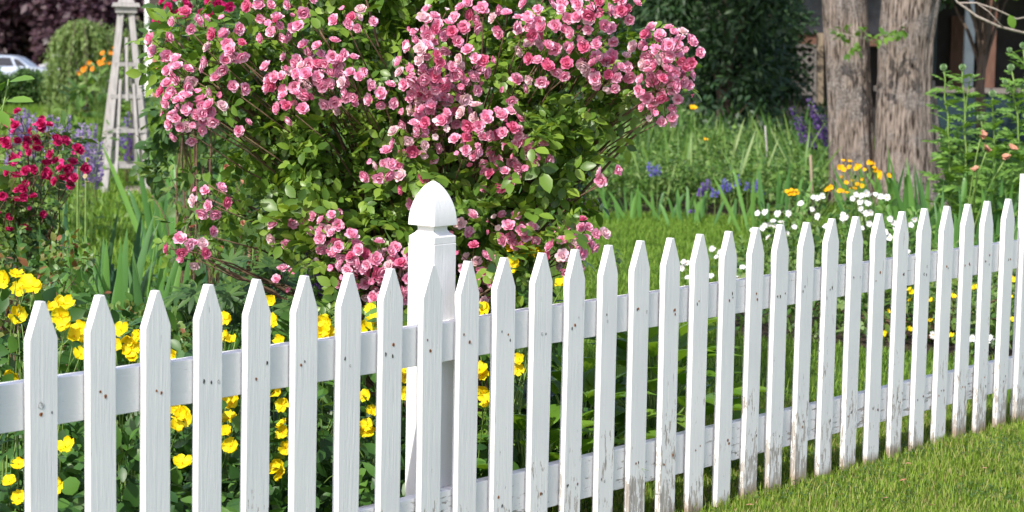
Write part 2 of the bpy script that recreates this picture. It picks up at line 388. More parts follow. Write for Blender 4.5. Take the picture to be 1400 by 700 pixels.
wb = nt.nodes.new('ShaderNodeMixRGB'); wb.blend_type = 'MULTIPLY'; wb.inputs[0].default_value = 1; wb.inputs[2].default_value = (1.17, 1.0, .95, 1)
nt.links.new(sky.outputs[0], wb.inputs[1]); nt.links.new(wb.outputs[0], bg.inputs[0]); bg.inputs[1].default_value = .15
S.view_settings.view_transform = 'Standard'; S.view_settings.look = 'None'; S.view_settings.exposure = 0.80; S.view_settings.gamma = 1

# ------------------------------------------------------------------ ground
def lawnmat():
    mt, nt, out = newmat('lawn'); L = nt.links.new
    tc = N(nt, 'ShaderNodeTexCoord')
    a = N(nt, 'ShaderNodeTexNoise', Scale=1.2, Detail=4); b = N(nt, 'ShaderNodeTexNoise', Scale=60, Detail=4, Roughness=.7)
    L(tc.outputs['Object'], a.inputs['Vector']); L(tc.outputs['Object'], b.inputs['Vector'])
    r1 = ramp(nt, [(.3, (.04, .085, .014)), (.7, (.08, .14, .022))]); L(b.outputs[0], r1.inputs[0])
    r2 = ramp(nt, [(.35, (.8, .85, .8)), (.7, (1.2, 1.1, .9))]); L(a.outputs[0], r2.inputs[0])
    mx = N(nt, 'ShaderNodeMixRGB', blend_type='MULTIPLY'); mx.inputs[0].default_value = 1
    L(r1.outputs[0], mx.inputs[1]); L(r2.outputs[0], mx.inputs[2])
    p = N(nt, 'ShaderNodeBsdfPrincipled', Roughness=.9); p.inputs['Specular IOR Level'].default_value = .1; L(mx.outputs[0], p.inputs['Base Color'])
    bp = N(nt, 'ShaderNodeBump', Strength=.6, Distance=.02); L(b.outputs[0], bp.inputs['Height']); L(bp.outputs[0], p.inputs['Normal'])
    L(p.outputs[0], out.inputs[0]); return mt
ys = [-60, -10, 0, 5, 10, 15, 20, 30, 40, 45, 50, 55, 60, 65, 70, 75, 80, 85, 90, 120, 200, 400, 1200]; xs = [-900, -200, -60, -20, -5, 0, 5, 20, 60, 200, 900]
V = [(x, y, gh(y)) for y in ys for x in xs]; nx = len(xs)
F = [(j*nx+i, j*nx+i+1, (j+1)*nx+i+1, (j+1)*nx+i) for j in range(len(ys)-1) for i in range(nx-1)]
tag(mesh('lawn', V, F, lawnmat()), kind='structure')
def sheet(name, pts, mat, z=.004):
    o = mesh(name, [(p[0], p[1], gh(p[1])+z) for p in pts], [list(range(len(pts)))], mat, smooth=False); tag(o, kind='structure'); return o
BED1 = [gx(-60, 5.4), gx(300, 5.95), gx(560, 6.55), gx(760, 7.15), gx(880, 8.2), gx(800, 9.0), gx(420, 11.2), gx(100, 12.5), gx(-120, 12)]
BED2 = [gx(985, 11.6), gx(1480, 10.6), gx(1500, 15.2), gx(1250, 16), gx(1010, 14.6)]
BED3 = [gx(770, 19.3), gx(1120, 19.1), gx(1130, 30), gx(720, 32)]
for b in (BED1, BED2, BED3): sheet('soil', b[::1], M['soil'])
sheet('road', [(-60, 92, 0), (30, 92, 0), (30, 112, 0), (-60, 112, 0)], M['asphalt'], .02)

def inpoly(P, poly):
    x, y = P[:, 0], P[:, 1]; c = np.zeros(len(P), bool); n = len(poly)
    for i in range(n):
        x0, y0 = poly[i][:2]; x1, y1 = poly[(i+1) % n][:2]
        k = ((y0 > y) != (y1 > y)) & (x < (x1-x0)*(y-y0)/(y1-y0+1e-12)+x0); c ^= k
    return c
def grass(name, label, y0, y1, px0, px1, dens, h, w, seed, mat='grass'):
    g = np.random.default_rng(seed)
    a = gx(px0, 1)[0]; b = gx(px1, 1)[0]; area = (b-a)*(y1*y1-y0*y0)/2; n = int(area*dens)
    Y = np.sqrt(g.uniform(y0*y0, y1*y1, n)); X = g.uniform(a, b, n)*Y
    P = np.stack([X, Y, np.array([0.]*n)], 1)
    # patchiness
    pt = np.array([noise.noise(Vector((x*3.1, y*3.1, 0))) for x, y in zip(X, Y)]); P = P[g.random(n) < .8+.5*pt]
    for bd in (BED1, BED2, BED3): P = P[~inpoly(P, bd)]
    n = len(P)
    pt2 = np.array([noise.noise(Vector((x*4.3, y*4.3, 5))) for x, y in P[:, :2]])
    hh = h*np.clip(g.normal(1, .35, n), .35, 2.2)*(1+.7*pt2); ww = w*g.uniform(.7, 1.3, n)
    th = g.uniform(0, 2*np.pi, n); side = np.stack([np.cos(th), np.sin(th), 0*th], 1); lean = np.stack([-np.sin(th), np.cos(th), 0*th], 1)*(hh*g.uniform(-.2, 1., n))[:, None]+g.normal(0, .1, (n, 3))*hh[:, None]
    lean[:, 2] = 0; up = np.array([0, 0, 1.])
    v0 = P-side*ww[:, None]/2; v1 = P+side*ww[:, None]/2
    m0 = P+lean*.35+up*hh[:, None]*.6; v2 = m0-side*ww[:, None]*.4; v3 = m0+side*ww[:, None]*.4
    v4 = P+lean+up*hh[:, None]*.95
    V = np.stack([v0, v1, v2, v3, v4], 1).reshape(-1, 3); k = np.arange(n)[:, None]*5
    F = np.concatenate([k+[0, 1, 3], k+[0, 3, 2], k+[2, 3, 4]])
    tag(mesh(name, V, F, M[mat]), label, 'grass', kind='stuff')
grass('lawn_grass', 'short mown grass at the foot of the fence', 5.2, 9.5, 560, 1480, 11000, .026, .0032, 1)
grass('lawn_grass', 'mown grass behind the fence', 9.5, 20, 760, 1480, 2600, .035, .006, 2, 'grass2')
grass('lawn_grass', 'sunlit mown grass around the wooden obelisk', 13, 42, -60, 330, 500, .06, .014, 3, 'grass2')
grass('lawn_grass', 'mown grass beside the twin tree trunks', 20, 34, 1080, 1460, 500, .06, .014, 4, 'grass2')
grass('dry_thatch', 'dry straw coloured thatch among the grass at the foot of the fence', 5.2, 9.4, 700, 1480, 2200, .012, .003, 9, 'straw')

CLOVER = joinT([rotT(leafT(.5, .8, .1, .1), 'Z', 2.094*k) for k in range(3)])[:2]
# fallen petals and dead leaves
g = np.random.default_rng(77); a = Acc()
for px, py in ((1205, 681), (1030, 690), (1278, 690), (1248, 634), (1150, 675), (1350, 640), (1316, 650), (1240, 655)):
    p = G(px, py, .03); a.inst(LEAF, p, units(g.normal(size=(1, 3))*[1, 1, .1]), np.array([[0, 0, 1.]]), .03)
tag(a.build('fallen_leaves', M['petal_spent']), 'small reddish fallen petals lying in the grass', 'leaves', kind='stuff')

# ------------------------------------------------------------------ the fence
FX, FY = -1.0794, 5.0453
rz = math.pi/2-FPHI
fence = thing('picket_fence', 'white wooden picket fence with weathered paint running across the garden', 'fence', (FX, FY, 0), rotz=rz)
FO = np.array([FX, FY, 0]); fb = np.array([-math.cos(FPHI), math.sin(FPHI), 0])
def floc(s, b, z): return FO+d2*s+fb*b+np.array([0, 0, z])
def proj(P):
    q = np.asarray(P)-EYE; z = q@cF; return np.array([700+FPX*(q@cR)/z, 350-FPX*(q@cU)/z])
tops = [(55,412),(138,403),(212,397),(284,389),(350,382),(415,377),(476,373),(534,367),(590,362),(640,357),(690,352),(740,346),(786,341),(832,335),(876,329),(918,325),(957,320),(996,316),(1033,311),(1067,307),(1102,304),(1136,299),(1170,296),(1202,292),(1233,289),(1264,285),(1294,282),(1323,279),(1350,275),(1378,272)]
def solve_s(px, py, b=.011):
    lo, hi = -2, 12
    for _ in range(50):
        mid = (lo+hi)/2
        if proj(floc(mid, b, .93))[0] < px: lo = mid
        else: hi = mid
    s = lo; z0, z1 = .7, 1.2
    for _ in range(40):
        mid = (z0+z1)/2
        if proj(floc(s, b, mid))[1] > py: z0 = mid
        else: z1 = mid
    return s, z0
def local_mesh(name, V, F, mats, parent, loc, mi=None, rot=(0, 0, 0), bev=.0015, smooth=False):
    me = bpy.data.meshes.new(name); me.from_pydata([tuple(map(float, v)) for v in V], [], [list(map(int, f)) for f in F])
    for mt in mats: me.materials.append(mt)
    if mi is not None: me.polygons.foreach_set('material_index', np.asarray(mi, dtype=np.int32))
    if smooth: me.polygons.foreach_set('use_smooth', np.full(len(me.polygons), True))
    me.update(); o = bpy.data.objects.new(name, me); C.objects.link(o); o.parent = parent; o.location = loc; o.rotation_euler = rot
    if bev:
        b = o.modifiers.new('edge', 'BEVEL'); b.width = bev; b.segments = 2; b.limit_method = 'ANGLE'; b.angle_limit = R(40)
    return o
def picket(i, s, H, g, special=False):
    w = .084*g.uniform(.97, 1.03); t = .022; sh_ = H-g.uniform(.082, .094); tw = .007; z0 = -.03
    h = w/2
    # side edges in several slightly wandering steps
    zs = np.linspace(z0, sh_, 9); L_ = []; R_ = []
    wob = np.cumsum(g.normal(0, .0005, 9)); wob2 = np.cumsum(g.normal(0, .0005, 9))
    for z, a1, a2 in zip(zs, wob, wob2): L_.append((-h+a1, z)); R_.append((h+a2, z))
    out = R_+[(tw+g.normal(0, .001), H), (-tw+g.normal(0, .001), H+g.normal(0, .001))]+L_[::-1]
    n = len(out); V = [(x, 0, z) for x, z in out]+[(x, t, z) for x, z in out]
    F = [list(range(n)), list(range(2*n-1, n-1, -1))]+[[j, j+n, (j+1) % n+n, (j+1) % n] for j in range(n)]
    F = [f[::-1] for f in F]
    F = [f[::-1] for f in F] if False else F
    mi = [0]*len(F)
    def disc(x, z, rx, rz_, m_, yy=-.0006, k=9):
        b = len(V); V.append((x, yy, z))
        for q in range(k):
            an = 2*math.pi*q/k; rr = g.uniform(.7, 1.2); V.append((x+rx*rr*math.cos(an), yy, z+rz_*rr*math.sin(an)))
        for q in range(k): F.append([b, b+1+q, b+1+(q+1) % k]); mi.append(m_)
    for zc in (.70, .205):
        for k in range(g.integers(2, 4)):
            x = g.uniform(-.028, .03); z = zc+g.uniform(-.022, .022); kind = g.random()
            sz = g.uniform(.0026, .0046)
            if kind < .45: disc(x, z, sz*1.2, sz*1.3, 1); disc(x+.0006, z, sz*.5, sz*.7, 2, -.0011)
            elif kind < .85: disc(x, z, sz*.75, sz*1.5, 2)
            else: disc(x, z, sz*1.1, sz*1.3, 3); disc(x, z, sz*.6, sz*.7, 0, -.0011)
    if i == 0: disc(-.008, .70, .0085, .011, 3); disc(-.008, .70, .0066, .009, 0, -.0011); disc(-.006, .70, .003, .004, 3, -.0016)
    o = local_mesh('picket', V, F, [M['worn'] if special else M['paint'], M['rust'], M['hole'], M['knot']], fence, (s, g.normal(0, .0006), 0), mi, (0, g.normal(0, .0028), g.normal(0, .006)), .0014)
    return o
g = np.random.default_rng(11)
SS = []
for i, (px, py) in enumerate(tops):
    s, H = solve_s(px, py); SS.append(s)
    o = picket(i, s, H, g, special=(i == 21))
    if i == 21: o['label'] = 'weathered picket with a broad bare grey patch'
for s in (SS[0]-.172, SS[0]-.344): picket(99, s, .95, g)
for s in (SS[-1]+.36, SS[-1]+.53): picket(99, s, .94, g)
# post (near corner seen at px 593)
lo, hi = 0, 4
for _ in range(50):
    mid = (lo+hi)/2
    if proj(floc(mid, .062, .9))[0] < 593: lo = mid
    else: hi = mid
PS = lo; PW = .098
z0, z1 = .8, 1.3
for _ in range(40):
    mid = (z0+z1)/2
    if proj(floc(PS, .062, mid))[1] > 335: z0 = mid
    else: z1 = mid
PZ = z0
def squares(prof, half):
    V = []; F = []
    for z, r in prof: V += [(-r, -r, z), (r, -r, z), (r, r, z), (-r, r, z)]
    n = len(prof); F.append([3, 2, 1, 0]); F.append([4*n-4, 4*n-3, 4*n-2, 4*n-1])
    for i in range(n-1):
        for j in range(4): a0 = 4*i+j; b0 = 4*i+(j+1) % 4; F.append([a0, b0, b0+4, a0+4])
    return V, F
V, F = squares([(-.05, PW/2), (.3, PW/2), (PZ, PW/2)], 0)
post = local_mesh('fence_post', V, F, [M['postpaint']], fence, (PS+PW/2, .062+PW/2, 0), bev=.002)
h = PW/2
prof = [(0.0005, h-.001), (.016, h-.001), (.020, h-.004)]
for k in range(7):   # cove
    t = k/6; prof.append((.020+.024*t, h-.004-.014*math.sin(math.pi*(.15+.85*t)) if k < 6 else h-.004))
prof = [(0.0005, h-.001), (.020, h-.001), (.024, h-.006), (.030, h-.013), (.037, h-.018), (.045, h-.019), (.050, h-.016), (.0512, h-.0155)]
for k in range(0, 17):
    t = k/16; prof.append((.052+.126*t, (h-.001)*(1-t**2.1)**.76*.965+.0035))
V, F = squares(prof, 0)
mi = None
cap = local_mesh('post_cap', V, F, [M['cappaint']], post, (0, 0, PZ), bev=.001)
# tall post ending the run at the right
s2 = None; lo, hi = 3, 8
for _ in range(50):
    mid = (lo+hi)/2
    if proj(floc(mid, .03, .9))[0] < 1392.5: lo = mid
    else: hi = mid
s2 = lo; zz = .9
while proj(floc(s2, 0, zz))[1] > 239: zz += .002
V, F = squares([(-.05, .045), (.4, .045), (zz, .045)], 0)
V = [(v[0], v[1]*.34, v[2]) for v in V]
o = local_mesh('end_board', V, F, [M['paint']], fence, (s2+.045, .0153, 0), bev=.002); o['label'] = 'taller flat topped board ending the row of pickets'
# rails, butted at the post, top and bottom
J = PS+.055
def rail(s0, s1, za, zb, seed, name='rail', mm='rail'):
    g = np.random.default_rng(seed); n = 24; V = []; F = []
    for k in range(n+1):
        s = s0+(s1-s0)*k/n; w1, w2 = g.normal(0, .0008, 2)
        V += [(s, .0232, za+w1), (s, .060, za+w1), (s, .060, zb+w2), (s, .0232, zb+w2)]
    for k in range(n):
        for j in range(4): a0 = 4*k+j; b0 = 4*k+(j+1) % 4; F.append([a0, b0, b0+4, a0+4][::-1])
    F += [[0, 1, 2, 3], [4*n+3, 4*n+2, 4*n+1, 4*n]]
    return local_mesh(name, V, F, [M[mm]], fence, (0, 0, 0), bev=.002)
rail(-.55, J-.0015, .643, .755, 1); rail(J+.0015, s2+.6, .645, .758, 2)
rail(-.55, J-.0015, .137, .266, 3, mm='lowrail'); rail(J+.0015, s2+.6, .140, .269, 4, mm='lowrail')

# ------------------------------------------------------------------ rose bushes
FADE = leafmat('petal_faded', [(.88, .58, .68), (.88, .70, .76), (.82, .60, .55)], .6, .3, (1, .9, .9), .1)
DEEP = leafmat('petal_deep', [(.72, .16, .32), (.80, .26, .42)], .55, .3, (1.1, .7, .8), .2)
def rose_bush(name, label, cat, base, blobs, clusters, Yf, leafsize, bsize, mats, leafm, dens, rcl, nper, seed, nstem=14, comp=True, group=None, upfill=None, maxparts=100, part='rose_blossom', stemr=.009, buds=.12, tight=.285, vary=True):
    g = np.random.default_rng(seed)
    root = thing(name, label, cat, base, group)
    bl = blobs_px(blobs)
    P, O = sample_clumps(g, bl, dens, rcl, nper)
    keep = np.ones(len(P), bool)      # blossom trusses push the leaves aside
    for px, py, n, *yy in clusters:
        c = W(px, py, yy[0] if yy else Yf); rr = bsize*tight*math.sqrt(n*1.25)*1.0; v = units(c-EYE); d = (P-EYE)-((P-EYE)@v)[:, None]*v; keep &= ~((np.linalg.norm(d, axis=1) < rr) & (P[:, 1] < c[1]+.06) & (g.random(len(P)) < .93))
    P, O = P[keep], O[keep]
    a = put_leaves(Acc(), g, P, O, leafsize, COMP if comp else [LEAF], up=.75)
    st = Acc(); base = np.array(base, float)
    allp = []
    for px, py, n, *yy in clusters:
        Y = yy[0] if yy else Yf+g.uniform(-.12, .12)-(.3*min(1, max(0, (py-300)/50.)) if Yf == 7.2 else 0)
        c = W(px, py, Y); n = int(n*1.25+.5) if n > 2 and vary else n; r = bsize*tight*math.sqrt(n)
        st.tube(curve(base+g.normal(0, .05, 3)*[1, 1, 0], c+np.array([0, .10, -.03]), .1, 8, g, .012)+np.sin(np.linspace(0, np.pi, 8))[:, None]*np.array([0, .22, 0]), np.linspace(stemr, .0018, 8), 5)
        made = []; 
        for k in range(n):
            best = None
            for _ in range(12):
                u = g.normal(size=2); u = u/max(1, np.linalg.norm(u)*.75)*r
                q = np.array([u[0]*1.05, -.5*math.sqrt(max(0, r*r-u@u*.6))+g.normal(0, .008), u[1]*.95])
                dd = min([np.linalg.norm((q-m_)*[1, .5, 1]) for m_ in made], default=9)
                if best is None or dd > best[0]: best = (dd, q)
            made.append(best[1]); q = best[1]
            ax = units(q/(r+1e-6)*.9+np.array([-.15, -.95, .4])+g.normal(0, .3, 3))
            allp.append((c+q, ax, bsize*g.uniform(.78, 1.12), g.random() < buds))
            st.tube([c+np.array([0, .06, -.03]), c+q-ax*bsize*.15], .0016, 4)
            if g.random() < .35:     # calyx, hips and spent bits among the bloom
                pass
    for c, r in bl:
        q, d = ball(g, 3, .5)
        for e in c+q*r*.9:
            if e[2] > .2: st.tube(curve(base+g.normal(0, .06, 3)*[1, 1, 0], e, .08, 8, g, .015), np.linspace(stemr*1.3, .003, 8), 5)
    st.build('stems', M['twig'], root); a.build('foliage', M[leafm], root)
    mats = list(mats)+([mats[0], FADE, DEEP, mats[1], FADE, FADE] if vary else [])
    order = sorted(range(len(allp)), key=lambda i: -allp[i][2]/allp[i][0][1])
    rest = Acc(); meshes = {}
    for rank, i in enumerate(order):
        p, ax, sc, bud = allp[i]; T = BUD if bud else ROSE[g.integers(0, 5)]
        x = units(np.cross(ax, g.normal(size=3)))
        if bud: sc *= .7
        if vary: off = int(g.choice([0, 0, 0, 0, 0, 0, 0, 2, 4, 6])); off = [0, 2, 4, 6][off//2]; T = (T[0], T[1], T[2]+off)
        if rank < maxparts:
            Acc().inst(T, p, x, ax, sc).build(part, mats, root)
        else: rest.inst(T, p, x, ax, sc)
    if rest.V: rest.build(part+'s', mats, root)['kind'] = 'stuff'
    return root

CL = [(218,53,2),(222,72,2),(252,27,3),(277,27,1),(308,42,4),(316,60,3),(300,77,5),(325,70,2),(253,95,4),(244,108,4),(240,130,5),(250,150,8),(268,148,6),(254,172,6),(286,150,4),(302,120,3),(325,121,1),(330,176,2),(287,272,6),(283,315,1),(243,332,3),(262,346,4),
(374,42,5),(392,36,3),(412,40,1),(357,10,4),(410,4,3),(474,28,3),(494,27,3),(378,102,4),(392,116,8),(407,86,5),(420,78,4),(428,108,6),(450,74,5),(452,122,7),(400,146,5),(440,95,3),(478,95,4),(486,116,5),(472,146,2),(523,130,4),
(582,38,5),(597,28,5),(612,50,5),(575,60,4),(572,84,8),(590,96,10),(568,112,7),(610,118,8),(592,140,12),(616,146,8),(572,162,6),(590,165,6),(560,190,6),(580,205,4),(602,173,1),(648,84,6),(632,118,5),(650,97,4),(515,230,4),(533,218,5),(562,250,3),(564,272,1),
(648,162,4),(668,168,5),(690,172,6),(632,206,5),(655,205,5),(690,205,5),(716,212,4),(675,248,4),(688,240,4),(630,304,4),(387,318,4),(440,298,6),(456,312,5),(466,334,5),(440,328,3),(385,382,3),
(445,352,4),(462,372,4),(478,350,5),(490,368,7),(512,352,6),(520,374,8),(540,356,5),(545,388,7),(500,390,5),(530,402,5),(548,372,4),
(645,352,4),(655,370,8),(666,388,5),(672,410,2),(690,310,6),(716,320,4),(700,322,3),
(735,6,4),(640,25,4),(660,10,5),(690,30,3),(712,40,3),(775,22,5),(788,10,5),(802,36,6),(815,4,6),(838,8,5),(855,12,3),(726,32,4),(722,58,3),(736,72,3),(755,50,4),(782,60,2),(800,72,4),(818,88,6),(828,102,6),(848,92,4),(820,112,3),(834,46,2),
(886,64,5),(902,56,6),(920,62,8),(932,76,7),(905,82,8),(920,98,8),(890,100,5),(900,114,6),(925,118,6),(890,122,3),(903,158,4),(912,150,3),(888,154,2),
(710,180,2),(718,218,3),(738,208,3),(832,232,2),(826,242,1),(788,322,7),(806,322,5),(772,350,6),(776,364,3),(700,122,3),(740,100,4),(765,90,3)]
MB = [(320,75,95,65,7.6,.3),(285,130,45,50,7.5,.2),(440,70,100,80,7.6,.35),(540,70,60,70,7.7,.3),(650,70,90,70,7.6,.3),(760,60,100,60,7.55,.3),(845,85,50,50,7.5,.2),
(380,170,75,60,7.6,.3),(480,200,100,90,7.55,.4),(600,220,110,100,7.5,.4),(700,190,100,90,7.45,.35),(790,160,70,55,7.5,.25),(520,320,120,70,7.4,.35),(640,320,110,60,7.3,.3),(690,330,70,50,7.2,.2),
(780,240,45,40,7.5,.2),(780,325,45,28,7.25,.15),(880,95,50,45,7.55,.12),(880,160,35,22,7.5,.1),(395,270,60,60,7.5,.2),(285,275,25,25,7.4,.12),(252,338,22,20,7.4,.10),(440,330,60,50,7.3,.2),(520,390,90,40,7.15,.2),(660,390,40,40,7.0,.15),
(430,-70,160,70,7.7,.4),(560,-190,150,80,8.1,.5),(600,-300,150,80,8.3,.5),(620,-220,170,80,8.2,.5),(580,-330,160,90,8.4,.5),(690,-330,110,70,8.2,.5),(500,-280,110,80,8.3,.5),(520,-390,130,70,8.5,.5),(700,-240,100,70,8.1,.4),(650,-420,110,60,8.5,.4),(640,-70,160,70,7.7,.4),(790,-60,100,60,7.6,.3),(225,60,20,25,7.5,.1)]  # the highest blobs are added unseen canes, put there to shade the lawn
rose_bush('rose_bush', 'tall spreading rose bush thick with pale pink double blossoms behind the capped fence post', 'rose bush', gx(600, 7.75), MB, CL, 7.15, .086, .048,
    [M['petal_pink'], M['petal_rose']], 'rose_leaf', 80, .072, 11, 101, stemr=.010)
# crimson rose at the left edge
rose_bush('rose_bush', 'crimson rose bush at the left edge beside the sword leaved irises', 'rose bush', gx(10, 9.6),
    [(10,230,60,70,9.6,.3),(40,290,60,50,9.5,.3),(5,330,70,60,9.3,.3),(70,210,30,30,9.6,.15)],
    [(15,175,5),(35,172,4),(8,195,6),(30,205,4),(38,185,3),(62,195,5),(55,190,3),(12,215,5),(35,235,4),(28,222,3),(14,250,3),(5,262,6),(18,272,5),(35,288,4),(8,290,4),(85,216,5),(95,220,4),(78,222,4),(88,240,4),(96,246,3),(20,150,1),(57,173,1)],
    9.2, .085, .050, [M['petal_crim'], M['petal_mag']], 'rose_leaf2', 75, .08, 9, 102, stemr=.006, tight=.52, vary=False)
# magenta rose behind, high at the back
rose_bush('rose_bush', 'tall magenta rose bush standing behind the left side of the pink one', 'rose bush', gx(270, 11.2),
    [(240,60,45,50,11.2,.3),(280,20,60,40,11.2,.3),(260,150,60,70,11.3,.35),(300,-30,60,30,11.2,.3),(260,240,70,60,11.4,.3)],
    [(222,50,2),(236,8,4),(245,12,3),(226,26,3),(288,22,3),(300,5,4),(248,4,2),(296,12,2)],
    10.9, .12, .062, [M['petal_mag'], M['petal_mag']], 'shade_leaf', 30, .1, 8, 103, stemr=.004, vary=False)

# ------------------------------------------------------------------ generic plants
def shrub(name, label, cat, base, blobs, leafm, leafsize, dens, rcl, nper, seed, T=None, group=None, flowers=None, stemr=.004, nst=3, stemm='twig', up=.7, world=False):
    """flowers: (list of (px,py,Y), template, size, mats, partname)"""
    g = np.random.default_rng(seed); root = thing(name, label, cat, base, group)
    bl = blobs if world else blobs_px(blobs)
    P, O = sample_clumps(g, bl, dens, rcl, nper); put_leaves(Acc(), g, P, O, leafsize, T or [LEAF], up=up).build('foliage', M[leafm], root)
    st = Acc(); base = np.array(base, float)
    for c, r in bl:
        q, d = ball(g, nst, .6)
        for e in c+q*r*.9:
            if e[2] > base[2]+.08: st.tube(curve(base+g.normal(0, .03, 3)*[1, 1, 0], e, .05, 6, g, .005), np.linspace(stemr, stemr*.4, 6), 4)
    if flowers:
        pts, Ts, size, mats, pn = flowers
        for (px, py, Y) in pts:
            c = W(px, py, Y)
            if c[2] < base[2]+.1: c[2] = base[2]+.1+.02*g.random()
            st.tube(curve(base+g.normal(0, .05, 3)*[1, 1, 0], c, .05, 6), np.linspace(stemr*.8, .0015, 6), 4)
            ax = units(np.array([-.2, -.8, .5])+g.normal(0, .35, 3)); T_ = Ts[g.integers(0, len(Ts))]
            Acc().inst(T_, c, units(np.cross(ax, g.normal(size=3))), ax, size*g.uniform(.8, 1.15)).build(pn, mats, root)
    st.build('stems', M[stemm], root); return root

YM = [M['petal_yel'], M['petal_gold']]
def prim(px0, Yb, blobs, fl, seed, label, sz=.054):
    g = np.random.default_rng(seed+5)
    return shrub('evening_primrose', label, 'flowering plant', gx(px0, Yb), blobs, 'prim_leaf', .062, 75, .06, 9, seed, [LEAF, leafT(1, .42, .2, .3)], 'yellow evening primroses behind the fence',
                 ([(x+g.normal(0, 2), y+g.normal(0, 2), Y) for x, y, Y in fl], PRIM, sz, YM, 'blossom'), stemm='greenstem')
prim(20, 6.3, [(20,415,60,30,6.4,.15),(15,470,70,60,6.3,.2),(20,560,80,60,6.2,.25),(30,650,80,70,6.1,.25),(60,430,50,30,6.4,.15)],
     [(5,382,6.2),(20,375,6.25),(38,385,6.2),(30,398,6.3),(45,390,6.15),(88,418,6.1),(72,420,6.1),(82,427,6.0),(102,458,6.05),(112,470,6.05),(108,485,6.0),(60,425,6.2),(25,430,6.25),(15,510,6.1),(92,613,5.95),(22,636,5.9),(28,680,5.9),(12,660,5.9),(112,452,6.1),(95,448,6.05),(77,665,5.85)], 201, 'evening primrose at the far left with large yellow flowers')
prim(165, 6.4, [(150,480,60,50,6.4,.2),(170,560,70,70,6.3,.25),(170,650,70,70,6.2,.25)],
     [(165,455,6.2),(175,462,6.2),(182,475,6.2),(160,472,6.2),(190,455,6.2),(235,485,6.25),(180,490,6.2),(247,570,6.1),(240,590,6.1),(248,635,6.05),(255,575,6.2),(243,560,6.1)], 202, 'evening primrose with yellow flowers between the second and third pickets')
prim(300, 6.6, [(260,500,50,40,6.5,.2),(310,560,60,70,6.5,.25),(320,650,70,70,6.4,.25),(320,470,40,30,6.6,.15)],
     [(308,440,6.5),(310,460,6.4),(318,468,6.4),(305,552,6.4),(318,553,6.4),(380,465,6.5),(376,440,6.6),(310,570,6.35),(318,612,6.3),(305,590,6.3),(372,410,6.7),(374,437,6.5)], 203, 'evening primrose with yellow flowers behind the fourth and fifth pickets')
prim(420, 6.8, [(390,490,50,50,6.7,.2),(420,560,60,60,6.7,.25),(430,650,70,70,6.6,.25),(500,490,50,40,6.8,.2),(440,450,40,25,6.8,.15)],
     [(445,450,6.6),(452,458,6.6),(440,462,6.6),(383,525,6.5),(385,555,6.5),(378,535,6.5),(384,590,6.5),(390,615,6.45),(378,640,6.45),(384,648,6.4),(385,580,6.5),(505,450,6.7),(496,455,6.7),(512,460,6.7),(448,442,6.6),(374,640,6.4)], 204, 'evening primrose with yellow flowers behind the sixth and seventh pickets')
prim(520, 6.95, [(500,560,60,60,6.9,.25),(520,640,60,70,6.8,.25),(545,500,40,50,6.9,.2)],
     [(500,543,6.7),(498,588,6.7),(503,580,6.7),(507,560,6.7),(515,438,6.8),(500,445,6.8),(556,515,6.8),(554,540,6.8),(555,505,6.8),(500,485,6.75),(510,425,6.9)], 205, 'evening primrose just left of the capped post with yellow flowers low down')
prim(680, 7.1, [(660,480,40,50,7.0,.2),(720,400,50,50,7.3,.2),(670,600,50,60,6.95,.2),(750,420,30,40,7.3,.15)],
     [(662,425,6.9),(658,505,6.9),(660,540,6.85),(664,548,6.9),(705,362,7.1),(700,370,7.1),(720,350,7.2),(728,340,7.2),(710,330,7.25),(735,360,7.2),(768,387,7.1),(708,505,6.9),(712,490,6.9),(735,345,7.2),(758,315,7.4),(743,330,7.3),(700,345,7.2),(661,515,6.9),(770,425,7.2)], 206, 'evening primrose just right of the capped post among the pink rose branches', .058)
# red tipped low rose shrubs
sh_l = ['low shrub with red tipped young leaves beneath the crimson roses', 'low shrub with red tipped leaves in front of the tallest iris leaves', 'low red tipped shrub right of the iris clumps']
for k, bb in enumerate([[(30,370,70,40,8.2,.3),(20,420,70,50,7.8,.3),(90,350,40,35,8.1,.2)], [(95,405,35,25,7.9,.2),(150,455,60,35,7.6,.25),(90,440,50,40,7.5,.25)], [(195,445,35,25,7.7,.2),(225,455,50,40,7.4,.25)]]):
    shrub('low_shrub', sh_l[k], 'shrub', gx([30, 120, 200][k], [8, 7.8, 7.6][k]), bb, 'red_leaf', .029, 190, .05, 12, 210+k, group='low red tipped shrubs on the left')
shrub('low_shrub', 'airy green shrub dotted with small orange spent roses left of the pink bush', 'shrub', gx(300, 9.5), [(260,270,60,40,9.6,.3),(330,300,70,60,9.4,.3),(310,360,60,50,9.0,.3),(230,240,30,30,9.8,.2)], 'rose_leaf2', .045, 80, .07, 10, 214,
      flowers=([(310,228,9.2),(330,250,9.2),(263,310,9.1),(300,290,9.2),(332,305,9.1),(303,340,9),(370,290,9.2),(325,228,9.3),(285,300,9.2)], [ROSE[1]], .03, [M['petal_spent'], M['petal_spent']], 'spent_blossom'))
